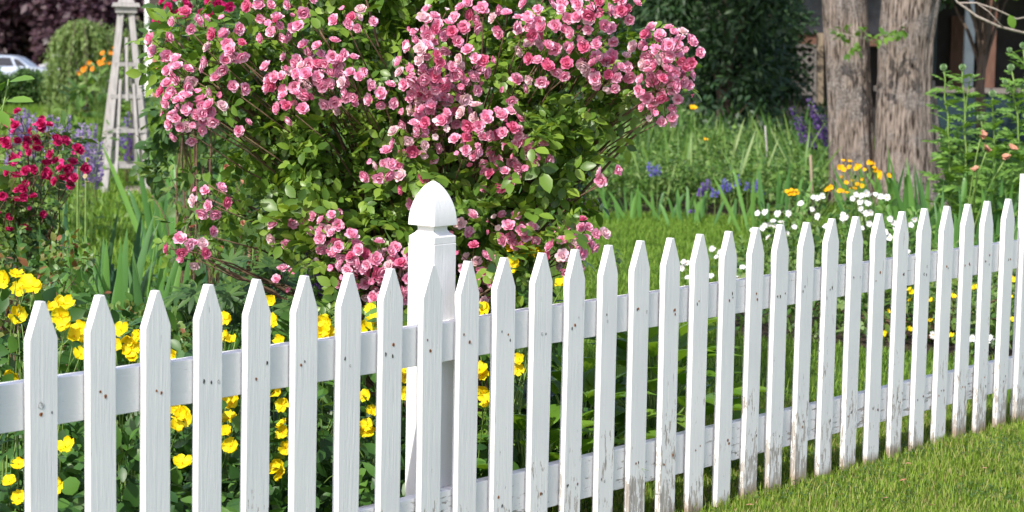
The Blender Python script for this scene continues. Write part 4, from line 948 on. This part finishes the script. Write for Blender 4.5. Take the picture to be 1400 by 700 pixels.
def trunk(acc, pts, seg=96, rows=150, seed=0, amp=.018):
    """pts: (centre, radius) along the trunk"""
    c = np.array([p[0] for p in pts]); r = np.array([p[1] for p in pts]); z = c[:, 2]; zz = np.linspace(z[0], z[-1], rows)
    cx_ = np.interp(zz, z, c[:, 0]); cy_ = np.interp(zz, z, c[:, 1]); rr = np.interp(zz, z, r); V = []
    for i in range(rows):
        for j in range(seg):
            a = 2*math.pi*j/seg; n1 = noise.noise(Vector((math.cos(a)*6, math.sin(a)*6, zz[i]*.7+seed))); n2_ = abs(noise.noise(Vector((math.cos(a)*14, math.sin(a)*14, zz[i]*1.6+seed+9))))
            lob = noise.noise(Vector((math.cos(a)*1.5, math.sin(a)*1.5, zz[i]*.25+seed*3)))
            q = rr[i]*(1+.10*lob)+amp*n1-amp*1.3*(.3-min(.3, n2_)); V.append((cx_[i]+math.cos(a)*q, cy_[i]+math.sin(a)*q, zz[i]))
    F = []
    for i in range(rows-1):
        for j in range(seg): k = (j+1) % seg; a0, b0, c0, d0 = i*seg+j, i*seg+k, (i+1)*seg+k, (i+1)*seg+j; F += [(a0, b0, c0), (a0, c0, d0)]
    acc.add(V, F)
TY = 20.6; k_ = TY/FPX
tb = gx(1210, TY); tr = thing('twin_trunk_tree', 'big old tree with two thick brown trunks rising from one foot', 'tree', tb)
def cxp(x0, x1, y, Y): a_ = W((x0+x1)/2, y, Y); return a_, (x1-x0)/2*k_
a = Acc(); p = [cxp(1128, 1208, 330, TY+.1), cxp(1134, 1198, 240, TY+.1), cxp(1131, 1193, 150, TY+.1), cxp(1127, 1189, 60, TY+.1), cxp(1122, 1184, -20, TY+.1)]
q = p[-1][0]; p.append((q+[-.2, .2, 1.5], .22)); p.append((q+[-.5, .4, 3.2], .16)); p[0][0][2] = -.1; trunk(a, p, seed=1); a.build('trunk', M['bark'], tr)
a = Acc(); p = [cxp(1180, 1296, 345, TY-.1), cxp(1190, 1284, 290, TY-.1), cxp(1196, 1278, 240, TY-.1), cxp(1199, 1272, 150, TY-.1), cxp(1203, 1276, 60, TY-.1), cxp(1208, 1290, -20, TY-.1)]
q = p[-1][0]; p.append((q+[.3, .1, 1.5], .26)); p.append((q+[.8, .2, 3.2], .18)); p[0][0][2] = -.1; trunk(a, p, seed=4); a.build('trunk', M['bark'], tr)
a = Acc(); p = [cxp(1248, 1300, 340, TY-.05), cxp(1258, 1294, 270, TY-.05), cxp(1262, 1284, 170, TY), cxp(1262, 1278, 110, TY+.05)]; p[0][0][2] = -.1; trunk(a, p, 40, 60, 7, .012); a.build('root_flare', M['bark'], tr)
g = np.random.default_rng(71); a = Acc(); sa_ = Acc()
bl = blobs_px([(1155,48,16,8,20.1,.1),(1195,52,24,12,19.95,.12),(1225,38,22,10,19.95,.1),(1170,68,10,5,20.1,.06)])
for b1 in bl:
    P, O = sample_clumps(g, [b1], 60, .05, 9); put_leaves(Acc(), g, P, O, .07, [LEAF], up=.8).build('leaf_sprig', M['fresh_leaf'], tr)
sa_.tube([W(1205, 60, 20.4), W(1190, 55, 20.05), W(1160, 48, 20.05), W(1142, 44, 20.1)], .004, 5); sa_.tube([W(1205, 60, 20.4), W(1215, 45, 20.0), W(1240, 30, 19.95)], .004, 5); sa_.build('twig', M['greystem'], tr)
# overhead crown (out of frame, shades the back of the garden)
bl = []
for k in range(26):
    q, d = ball(g, 1, .4); bl.append((np.array([tb[0]+.3, TY+.6, 6.4])+q[0]*[3.6, 3.2, 1.9], np.array([1.1, 1.1, .7])))
P, O = sample_clumps(g, bl, 22, .3, 16, 3.2); a = put_leaves(Acc(), g, P, O, .17, [DIA], up=.6); a.build('crown', M['shade_leaf'], tr)
a = Acc()
for c, r in bl: a.tube(curve(np.array([tb[0]+.1, TY, 3.6]), c, 0, 6, g, .05), np.linspace(.11, .03, 6), 7)
a.build('limbs', M['bark_far'], tr)

# small tree outside the right edge whose grey twigs hang in
root = thing('overhanging_tree', 'small tree at the right edge with bare grey twigs hanging in at the top', 'tree', gx(1500, 15)); a = Acc(); bb = gx(1500, 15)
a.tube(curve(bb, W(1480, -60, 15), 0, 8), np.linspace(.07, .04, 8), 8); a.build('trunk', M['bark_far'], root); a = Acc()
a.tube([W(1480, -40, 15), W(1440, 30, 14.9), W(1399, 45, 14.8), W(1365, 36, 14.7), W(1335, 22, 14.7), W(1308, 2, 14.7), W(1300, -15, 14.7)], [.03, .018, .010, .009, .009, .007, .006], 7)
a.tube([W(1312, 4, 14.7), W(1335, 4, 14.7), W(1360, 12, 14.7), W(1390, 26, 14.75), W(1420, 20, 14.8)], [.006, .006, .006, .006, .009], 6)
a.tube([W(1335, 4, 14.7), W(1352, 16, 14.7), W(1372, 38, 14.7)], .004, 5)
a.build('branch', M['greystem'], root); a = Acc(); a.inst(LEAF, W(1380, 20, 14.6), units([.4, 0, -1]), units([-.2, -1, .3]), .10); a.inst(LEAF, W(1412, 10, 14.6), units([.4, 0, -1]), units([-.2, -1, .3]), .10)
P, O = sample_clumps(g, [(W(1490, -90, 15), np.array([.9, .8, .5]))], 30, .15, 10); put_leaves(a, g, P, O, .09, [LEAF]); a.build('leaves', M['fresh_leaf'], root)

# ------------------------------------------------------------------ house at the back right
HY = 33.0
M['shadewood'] = noisemat('shade_dark_lattice_wood', (.10, .09, .085), (.18, .165, .155), 6, .85, .3, (8, 8, 1))  # wood colour taken darker to stand in for shade on the lattice
M['teal'] = noisemat('teal_boards', (.010, .028, .036), (.018, .042, .052), 4, .7, .2, (1, 1, 9))  # teal darkened so the colour itself carries the porch shade
M['shadewall'] = noisemat('shade_dark_render', (.025, .022, .022), (.05, .045, .045), 3, .9, .2)  # near-black colour puts the deep shade into the recess and back walls
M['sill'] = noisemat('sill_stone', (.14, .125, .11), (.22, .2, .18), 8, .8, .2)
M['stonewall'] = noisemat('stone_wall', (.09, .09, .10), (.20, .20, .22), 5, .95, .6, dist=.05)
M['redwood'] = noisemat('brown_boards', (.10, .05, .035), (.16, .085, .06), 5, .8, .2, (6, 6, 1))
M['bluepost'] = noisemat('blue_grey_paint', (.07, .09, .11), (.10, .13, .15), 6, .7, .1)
M['glass'] = plain('dark_glass', (.02, .025, .03), .05)
xa = W(1066, 100, HY)[0]; xb = W(1480, 100, HY)[0]; xm = W(1262, 100, HY)[0]
hs = thing('garden_house', 'dark timber house with a porch in deep shade behind the big trunks', 'house', ((xa+xb)/2, HY+1, 0))
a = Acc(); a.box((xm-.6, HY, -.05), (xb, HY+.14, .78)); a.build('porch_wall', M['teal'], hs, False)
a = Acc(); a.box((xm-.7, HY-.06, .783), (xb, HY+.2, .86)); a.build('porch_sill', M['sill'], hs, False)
a = Acc(); a.box((xa-.6, HY+2.4, -.05), (xb+.5, HY+2.6, 3.4)); a.build('back_wall', M['shadewall'], hs, False)
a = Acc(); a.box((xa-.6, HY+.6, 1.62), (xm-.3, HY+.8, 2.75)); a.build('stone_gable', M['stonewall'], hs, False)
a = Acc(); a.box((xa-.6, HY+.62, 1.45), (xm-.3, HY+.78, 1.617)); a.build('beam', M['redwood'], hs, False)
a = Acc(); a.box((xa-.6, HY+1.5, -.05), (xm-.3, HY+1.6, 1.44)); a.build('recess_wall', M['shadewall'], hs, False)
a = Acc(); a.box((xa-1, HY-.5, 2.78), (xb+1, HY+3, 2.92)); a.build('porch_roof', M['redwood'], hs, False)
for px, mm in ((1330, 'bluepost'), (1348, 'redwood'), (1262, 'bluepost'), (1440, 'bluepost')):
    x = W(px, 50, HY)[0]; w_ = .11 if mm == 'bluepost' else .16
    a = Acc(); a.box((x-w_, HY+.02, .863), (x+w_, HY+.12, 2.775)); a.build('porch_post', M[mm], hs, False)
a = Acc(); x = W(1296, 60, HY)[0]; a.box((x-.28, HY+2.33, 1.0), (x+.28, HY+2.395, 1.9)); wf = a.build('window', M['bluepost'], hs, False); a = Acc(); a.box((x-.23, HY+2.31, 1.05), (x+.23, HY+2.328, 1.85)); a.build('pane', M['glass'], wf, False)
a = Acc(); x = W(1388, 60, HY)[0]; a.box((x-.5, HY+2.33, .1), (x+.2, HY+2.395, 1.95)); a.build('door', M['redwood'], hs, False)
# lattice
lx0, lz1 = W(1052, 62, HY-.2)[[0, 2]]; lx1, lz0 = W(1114, 128, HY-.2)[[0, 2]]
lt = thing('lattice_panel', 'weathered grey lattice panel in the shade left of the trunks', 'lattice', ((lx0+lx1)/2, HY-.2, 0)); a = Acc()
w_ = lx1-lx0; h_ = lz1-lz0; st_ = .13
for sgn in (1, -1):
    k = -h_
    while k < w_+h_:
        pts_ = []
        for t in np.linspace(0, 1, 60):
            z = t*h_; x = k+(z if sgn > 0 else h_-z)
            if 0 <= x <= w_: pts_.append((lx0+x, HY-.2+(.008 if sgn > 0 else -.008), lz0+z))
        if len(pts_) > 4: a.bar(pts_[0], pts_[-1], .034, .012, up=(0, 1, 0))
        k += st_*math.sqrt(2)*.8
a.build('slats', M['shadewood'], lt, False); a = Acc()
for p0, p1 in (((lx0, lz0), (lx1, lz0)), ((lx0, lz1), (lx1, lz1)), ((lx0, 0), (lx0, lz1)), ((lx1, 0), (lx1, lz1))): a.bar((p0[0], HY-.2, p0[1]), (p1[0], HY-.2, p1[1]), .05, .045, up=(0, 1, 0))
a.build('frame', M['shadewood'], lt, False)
a = Acc(); a.bar(gx(1118, 30), W(1121, 45, 30), .085, .07, up=(0, 1, 0)); tag(a.build('wooden_post', M['tan'], smooth=False, loc=gx(1118, 30)), 'tan wooden pole against the left side of the trunks', 'post')
# trees behind the house
tree('shade_tree', 'dark leafy tree hanging in front of the house right of the trunks', 'tree', 1335, 29.5, 2.75, 1.3, .85, 'dark_leaf', .12, 30, .22, 14, 31, .08, [LEAF], 'shade trees at the back right')
tree('shade_tree', 'dark tree behind the stone gable above the lattice', 'tree', 1080, 38, 3.6, 2.2, 2.0, 'dark_leaf', .16, 22, .35, 18, 32, .15, [DIA], 'shade trees at the back right')
tree('shade_tree', 'dark tree behind the right end of the house', 'tree', 1400, 40, 3.8, 3.0, 2.4, 'dark_leaf', .18, 18, .4, 18, 33, .15, [DIA], 'shade trees at the back right')

# ------------------------------------------------------------------ obelisk trellis
OY = 20.8
ob = thing('garden_obelisk', 'weathered grey wooden obelisk trellis standing on the lawn', 'trellis', gx(168, OY))
oc = gx(172, OY); h_ = .205; rot = R(14)
def oc_pt(u, v, z, top=1.74):
    k = 1-(1-.20)*z/top; x = u*h_*k*1.02; y = v*h_*k; return oc+[x*math.cos(rot)-y*math.sin(rot), x*math.sin(rot)+y*math.cos(rot), z]
for u, v in ((-1, -1), (1, -1), (1, 1), (-1, 1)):
    a = Acc(); a.bar(oc_pt(u, v, -.02), oc_pt(u, v, 1.72), .055, .045, up=(0, 1, 0)); a.build('leg', M['greywood'], ob, False)
cs = [((-1, -1), (1, -1)), ((1, -1), (1, 1)), ((1, 1), (-1, 1)), ((-1, 1), (-1, -1))]
for z in (.25, .58, .90, 1.20):
    for (u0, v0), (u1, v1) in cs:
        A_ = oc_pt(u0*1.18, v0*1.18, z); B_ = oc_pt(u1*1.18, v1*1.18, z); a = Acc(); a.bar(A_, B_, .018, .038, up=(0, 0, 1)); a.build('rung', M['greywood'], ob, False)
for (u0, v0), (u1, v1) in cs:
    for f, z0_, z1_ in ((.28, .14, 1.06), (.72, .12, 1.02), (.5, .86, 1.45)):
        u, v = u0+(u1-u0)*f, v0+(v1-v0)*f; a = Acc(); a.bar(oc_pt(u*1.26, v*1.26, z0_), oc_pt(u*1.26+(0 if f == .5 else (.5-f)*.0), v*1.26, z1_), .026, .016, up=(0, 1, 0)); a.build('upright_slat', M['greywood'], ob, False)
a = Acc(); 
def cap_box(z0_, z1_, r0, r1):
    V = [oc+[math.cos(rot+an)*r*1.414, math.sin(rot+an)*r*1.414, z] for z, r in ((z0_, r0), (z1_, r1)) for an in (math.pi*.25, math.pi*.75, math.pi*1.25, math.pi*1.75)]
    a.add(V, tri([(3, 2, 1, 0), (4, 5, 6, 7), (0, 1, 5, 4), (1, 2, 6, 5), (2, 3, 7, 6), (3, 0, 4, 7)]))
cap_box(1.68, 1.735, .095, .098); cap_box(1.737, 1.775, .125, .115); cap_box(1.777, 1.92, .075, .02); a.build('top_cap', M['greywood'], ob, False)
# edging stone beside it
pp = [G(168, 259), G(242, 257), G(242, 264), G(172, 265)]; a = Acc(); a.add([np.array(q)*[1, 1, 0]+[0, 0, z] for z in (0, .03) for q in pp], tri([(3, 2, 1, 0), (4, 5, 6, 7), (0, 1, 5, 4), (1, 2, 6, 5), (2, 3, 7, 6), (3, 0, 4, 7)])); tag(a.build('edging_stone', M['stone'], smooth=False), 'flat pinkish edging stone beside the foot of the obelisk', 'stone')

# lavender / salvia drifts
g = np.random.default_rng(90)
def drift(label, x0, x1, y0, y1, Y, n, mat, seed, lean=(8, 0)):
    g = np.random.default_rng(seed); spikes('catmint', label, 'flowers', [(g.uniform(x0, x1), g.uniform(y0, y1)) for _ in range(n)], Y, M[mat], seed, .045, .045, .38, 'purple spiked plants on the left', lean=lean, n=70, foliage=(.35, .55))
drift('lavender coloured flower spikes behind the crimson roses at far left', 14, 55, 148, 175, 16.5, 16, 'petal_lav', 1, (12, 0))
drift('lavender spikes in front of the hedge, second drift', 60, 100, 155, 200, 16, 18, 'petal_lav', 2, (14, 0))
drift('greyish lavender spikes left of the obelisk', 95, 140, 165, 215, 15.5, 16, 'petal_lav', 3, (12, 0))
drift('bright violet spikes inside the obelisk legs', 150, 178, 150, 210, 22.5, 10, 'petal_purple', 4, (4, 0))
shrub('golden_perennial', 'low yellow green leafy clump left of the obelisk foot', 'plant', gx(115, 17), [(115,240,35,18,17,.3)], 'fresh_leaf', .05, 60, .06, 10, 91)
shrub('green_perennial', 'green leafy plant climbing inside the obelisk', 'plant', gx(175, 21.5), [(172,235,28,25,21.3,.2),(160,200,25,30,21.6,.2),(180,130,14,60,21.3,.1),(190,170,10,60,21.1,.1)], 'bed_leaf', .06, 50, .07, 9, 92, nst=2)
shrub('green_perennial', 'green leafy mound at the left of the obelisk', 'plant', gx(125, 19), [(120,190,45,35,19.5,.3),(80,210,40,30,18.5,.3),(40,200,40,35,18,.3)], 'shade_leaf', .055, 45, .08, 9, 93, [LEAFN], nst=2)
# seed-head stalks in front
for k, (x0, y0, x1, y1, lab) in enumerate(((105,345,107,190,'tall stalk with pale spent flowers left of the second picket gap'),(116,345,118,215,'second stalk with pale spent flowers'),(78,345,82,225,'short bare green stalk beside the crimson roses'))):
    root = thing('spent_flower_stalk', lab, 'plant', gx(x0, 10.5), 'spent flower stalks'); a = Acc(); a.tube(curve(gx(x0, 10.5), W(x1, y1, 10.5), 0, 8), .006, 6); a.build('stem', M['greenstem'], root); a = Acc()
    for q in range(5): a.inst(BUD, W(x1+g.normal(0, 2), y1+q*9, 10.5), [1, 0, 0], units(g.normal(size=3)+[0, 0, 1]), .035)
    a.build('seed_pods', [M['brown_seed'], leafmat('spent_cream', [(.45, .35, .2), (.6, .5, .32)])], root)

# day lilies
shrub('orange_daylily', 'clump of orange day lilies left of the obelisk top', 'flowering plant', gx(140, 26), [(140,125,35,30,26,.4),(130,165,35,30,26,.4),(160,110,20,20,26,.3)], 'bed_leaf', .16, 16, .14, 14, 95, [LEAFN],
      flowers=([(x_+_r.normal(0, 4), y_+_r.normal(0, 5), Y_+_r.normal(0, .15)) for x_, y_, Y_ in [(110,98,25.6),(118,95,25.6),(122,88,25.6),(130,84,25.6),(135,80,25.6),(138,88,25.6),(143,78,25.6),(148,74,25.6),(152,80,25.6),(157,72,25.6),(127,92,25.6),(114,92,25.6),(145,85,25.6),(150,70,25.6),(133,90,25.6)]], [STAR, FIVE], .075, [M['petal_orange'], M['petal_orange']], 'blossom'), stemm='greenstem', up=.2)
# weeping shrub
g = np.random.default_rng(96); b = gx(118, 36); wt = thing('weeping_tree', 'small light green weeping tree between the cars and the obelisk', 'tree', b); a = Acc(); kk = 36/FPX
cen = W(112, 30, 36); ctr = []
for k in range(240):
    th = g.uniform(0, 6.283); rr = g.uniform(.05, 1.0)**.5; tip = np.array([math.cos(th)*.60*rr, math.sin(th)*.6*rr, 0]); n = 46; t = np.linspace(0, 1, n)[:, None]
    arch = cen+tip*np.sin(np.minimum(1, t*1.25)*math.pi/2)**.8*(1+.12*t)+np.array([0, 0, 1])*(.10*np.sin(t*3.1)-1.5*t**1.7*g.uniform(.55, 1.1)-.2*rr*t)
    arch = arch+g.normal(0, .02, arch.shape); a.inst(leafT(1, .28, .2, .2), arch, units(g.normal(0, .4, (n, 3))+[0, 0, -1]), units(g.normal(0, .5, (n, 3))+tip/.6+[0, 0, .3]), .085)
    if k % 6 == 0: ctr.append(arch[::5])
a.build('crown', M['willow_leaf'], wt); a = Acc(); a.tube([b-[0, 0, .1], b+[.02, 0, .8], cen], [.07, .05, .03], 8)
for c in ctr: a.tube(c, .006, 4)
a.build('trunk', M['bark_far'], wt)
tree('weeping_tree', 'second rounded weeping tree directly behind the obelisk', 'tree', 160, 38, 1.05, .5, .75, 'willow_leaf', .06, 90, .12, 18, 41, .05, [LEAFN])
# hedge
a = Acc(); g = np.random.default_rng(97); p0 = gx(-80, 40.5); p1 = gx(112, 41.5); n = 26000; t = g.random(n); Q = np.stack([p0[0]+(p1[0]-p0[0])*t, p0[1]+(p1[1]-p0[1])*t+g.normal(0, .3, n).clip(-.5, .5), g.random(n)**.6*.60*(1+.12*np.sin(t*23)+.08*np.sin(t*57))], 1)
put_leaves(a, g, Q, units(g.normal(size=(n, 3))*[1, 1, .6]+[0, -.5, .3]), .06, [LEAF], up=.8); hr = thing('hedge', 'clipped dark green hedge in front of the parked cars', 'hedge', (p0+p1)/2); a.build('foliage', M['shade_leaf'], hr)
a = Acc()
for k in range(30): q = p0+(p1-p0)*g.random(); a.tube([q, q+[.05, 0, .55]], .012, 5)
a.build('stems', M['twig'], hr)

# ------------------------------------------------------------------ cars on the road beyond
def car(label, px, Y, color, seed, back=1):
    z = gh(Y)+.02; x0 = W(px, 100, Y)[0]; root = thing('parked_car', label, 'car', (x0, Y, z), 'cars parked beyond the hedge')
    paint = plain('car_paint', color, .25, .3); rub = M.setdefault('rubber', plain('rubber', (.02, .02, .02), .8)); rim = M.setdefault('rim', plain('rim', (.5, .5, .52), .3, .9))
    O = np.array([x0, Y, z]); hw = .86
    prof = [(-2.15, .35), (-2.2, .62), (-2.12, .92), (-1.85, .98), (-1.55, 1.38), (-1.2, 1.46), (.1, 1.45), (.45, 1.36), (1.0, .98), (1.9, .86), (2.15, .70), (2.2, .42), (2.1, .3), (-2.05, .28)]
    n = len(prof); V = []
    for y, ins in ((-hw, .03), (-hw+.06, 0), (hw-.06, 0), (hw, .03)):
        for x, zz in prof:
            tp = .14*max(0, (zz-.95)/.5); V.append(O+[x*(1-ins*.3), y*(1-tp), zz-ins*(1 if zz > .6 else -1)*.5])
    F = []
    for k in range(3):
        for j in range(n): a0 = k*n+j; b0 = k*n+(j+1) % n; F.append((a0, b0, b0+n, a0+n))
    F = tri(F)+tri([tuple(range(n))[::-1], tuple(range(3*n, 4*n))]); a = Acc(); a.add(V, F); a.build('body', paint, root, False)
    for pts_ in ([(-1.42, 1.33), (-1.68, 1.0), (-.75, 1.0), (-.75, 1.37)], [(-.68, 1.37), (-.68, 1.0), (.28, 1.0), (.12, 1.37)], [(.24, 1.34), (.38, 1.0), (.86, 1.0), (.46, 1.30)]):
        for sgn in (-1, 1):
            V = []
            for x, zz in pts_: tp = .14*max(0, (zz-.95)/.5); V.append(O+[x, sgn*(hw*(1-tp)+.006), zz])
            for x, zz in pts_: tp = .14*max(0, (zz-.95)/.5); V.append(O+[x, sgn*(hw*(1-tp)-.01), zz])
            a = Acc(); a.add(V, tri([(0, 1, 2, 3), (7, 6, 5, 4), (0, 4, 5, 1), (1, 5, 6, 2), (2, 6, 7, 3), (3, 7, 4, 0)])); a.build('window', M['glass'], root, False)
    for x in (-1.35, 1.35):
        for sgn in (-1, 1):
            a = Acc(); a.tube([O+[x, sgn*(hw-.2), .32], O+[x, sgn*(hw+.015), .32]], .32, 20); wh = a.build('wheel', rub, root, False); a = Acc(); a.tube([O+[x, sgn*(hw+.016), .32], O+[x, sgn*(hw+.03), .32]], .2, 14); a.build('rim', rim, wh, False)
    for sgn in (-1, 1):
        a = Acc(); a.box(O+[-2.2, sgn*.7-.13, .68], O+[-2.08, sgn*.7+.17*(1 if sgn > 0 else 1), .88]); a.build('tail_light', M.setdefault('lamp_red', plain('tail_lamp', (.5, .03, .01), .2)), root, False)
        a = Acc(); a.box(O+[2.05, sgn*.7-.15, .60], O+[2.17, sgn*.7+.15, .74]); a.build('headlight', M.setdefault('lamp_clear', plain('head_lamp', (.7, .7, .7), .1)), root, False)
car('silver blue parked car seen side on at the left edge', 16, 100, (.45, .52, .62), 1)
car('white parked car half hidden by the weeping tree', 118, 107, (.8, .8, .82), 2)

# ------------------------------------------------------------------ background trees and houses
for k, (px, Y, cz, rx, rz_, lab) in enumerate(((-10, 122, 4.0, 6.5, 5.2, 'purple leaved tree furthest left behind the cars'), (62, 128, 5.6, 3.2, 6.3, 'purple leaved tree above the weeping tree'), (292, 125, 4.6, 4.4, 5.8, 'purple leaved tree right of the obelisk'), (128, 118, 2.6, 3.0, 2.9, 'loose purple leaved tree directly above the weeping tree'), (185, 120, 3.6, 2.4, 3.4, 'purple leaved tree behind the obelisk top'))):
    tree('purple_beech', lab, 'tree', px, Y, cz, rx, rz_, 'purple_leaf', .42, 14, .9, 36, 600+k, .4, [DIA], 'purple leaved trees')
bg_l = ['mid green tree behind the middle of the pink rose', 'mid green tree behind the left of the pink rose', 'dark green tree high behind the top of the pink rose', 'green tree behind the right half of the pink rose', 'tall green tree behind the rose right of the sky gap', 'purplish shade tree at the top behind the right blossoms', 'green tree far behind the left blossoms']
for k, (px, Y, cz, rx, rz_, mm) in enumerate(((430, 46, 1.6, 2.2, 1.9, 'shade_leaf'), (330, 40, 1.3, 1.5, 1.5, 'shade_leaf'), (535, 62, 4.4, 1.7, 3.0, 'dark_leaf'), (740, 44, 1.5, 2.2, 1.8, 'shade_leaf'), (800, 50, 3.0, 2.4, 2.8, 'dark_leaf'), (880, 46, 3.2, 1.8, 2.4, 'purple_leaf'), (600, 40, 1.0, 1.9, 1.1, 'shade_leaf'))):
    tree('garden_tree', bg_l[k], 'tree', px, Y, cz-gh(Y)*0, rx, rz_, mm, .17, 22, .33, 20, 620+k, .14, [DIA], 'trees behind the garden')
for k, (px, Y, rx, lab) in enumerate(((380, 27, .8, 'rounded green shrub behind the left side of the pink rose'), (480, 29, 1.0, 'rounded green shrub behind the middle of the pink rose'), (600, 28, .9, 'rounded green shrub behind the fence post'), (720, 28, .9, 'rounded green shrub left of the long bed'), (300, 24, .7, 'rounded green shrub right of the obelisk'))):
    b = gx(px, Y); shrub('garden_shrub', lab, 'shrub', b, [(b+[0, 0, .55], np.array([rx, .6, .6])), (b+[.3, 0, .8], np.array([rx*.6, .4, .4]))], 'shade_leaf', .08, 28, .13, 14, 640+k, world=True, group='rounded shrubs behind the pink rose')
def house(label, px0, px1, Y, ztop, mat, roofm, wins, name='distant_house'):
    x0 = W(px0, 60, Y)[0]; x1 = W(px1, 60, Y)[0]; zb = gh(Y); root = thing(name, label, 'house', ((x0+x1)/2, Y, zb), 'houses in the distance')
    a = Acc(); a.box((x0, Y, zb), (x1, Y+6, ztop)); a.build('walls', mat, root, False)
    xm_ = (x0+x1)/2; V = [(x0-.3, Y-.3, ztop+.003), (x1+.3, Y-.3, ztop+.003), (x1+.3, Y+6.3, ztop+.003), (x0-.3, Y+6.3, ztop+.003), (x0-.3, Y+3, ztop+2.2), (x1+.3, Y+3, ztop+2.2)]
    a = Acc(); a.add(V, tri([(0, 1, 5, 4), (2, 3, 4, 5), (1, 2, 5), (3, 0, 4), (3, 2, 1, 0)])); rf = a.build('roof', roofm, root, False)
    a = Acc(); a.box((xm_-.4, Y+2.6, ztop+1.5), (xm_+.4, Y+3.4, ztop+3)); a.build('chimney', mat, rf, False)
    for fx, fz in wins:
        cx_ = x0+(x1-x0)*fx; cz_ = zb+fz; a = Acc(); a.box((cx_-.55, Y-.04, cz_-.6), (cx_+.55, Y-.003, cz_+.6)); w = a.build('window', M['trim'], root, False)
        a = Acc(); a.box((cx_-.45, Y-.06, cz_-.5), (cx_+.45, Y-.043, cz_+.5)); a.build('pane', M['glass'], w, False)
    for sx_ in (x0, x1): a = Acc(); a.box((sx_-.13, Y-.03, zb), (sx_+.13, Y+.1, ztop-.01)); a.build('corner_board', M['trim'], root, False)
M['trim'] = plain('white_trim', (.75, .75, .75), .6)
M['brick'] = noisemat('brick', (.30, .12, .07), (.42, .19, .12), 4, .9, .2)
M['slate'] = noisemat('slate', (.14, .16, .20), (.22, .25, .30), 3, .8, .2, (1, 1, 8))
house('reddish brick house glimpsed between the obelisk and the rose', 203, 330, 75, 3.2, M['brick'], M['slate'], [(.15, 3.2), (.5, 3.2), (.5, 1.2), (.85, 3.2)])
house('pale house with blue grey roof glimpsed through the top of the rose bush', 540, 700, 95, .6, M['trim'], M['slate'], [(.2, 1.1), (.5, 1.1), (.8, 1.1)])
M['paleblue'] = noisemat('pale_blue_boards', (.20, .22, .29), (.26, .28, .35), 3, .8, .1, (1, 1, 8))
# render settings friendly to foliage
S.cycles.max_bounces = 6; S.cycles.diffuse_bounces = 3; S.cycles.glossy_bounces = 2; S.cycles.transmission_bounces = 3
S.cycles.sample_clamp_indirect = 6
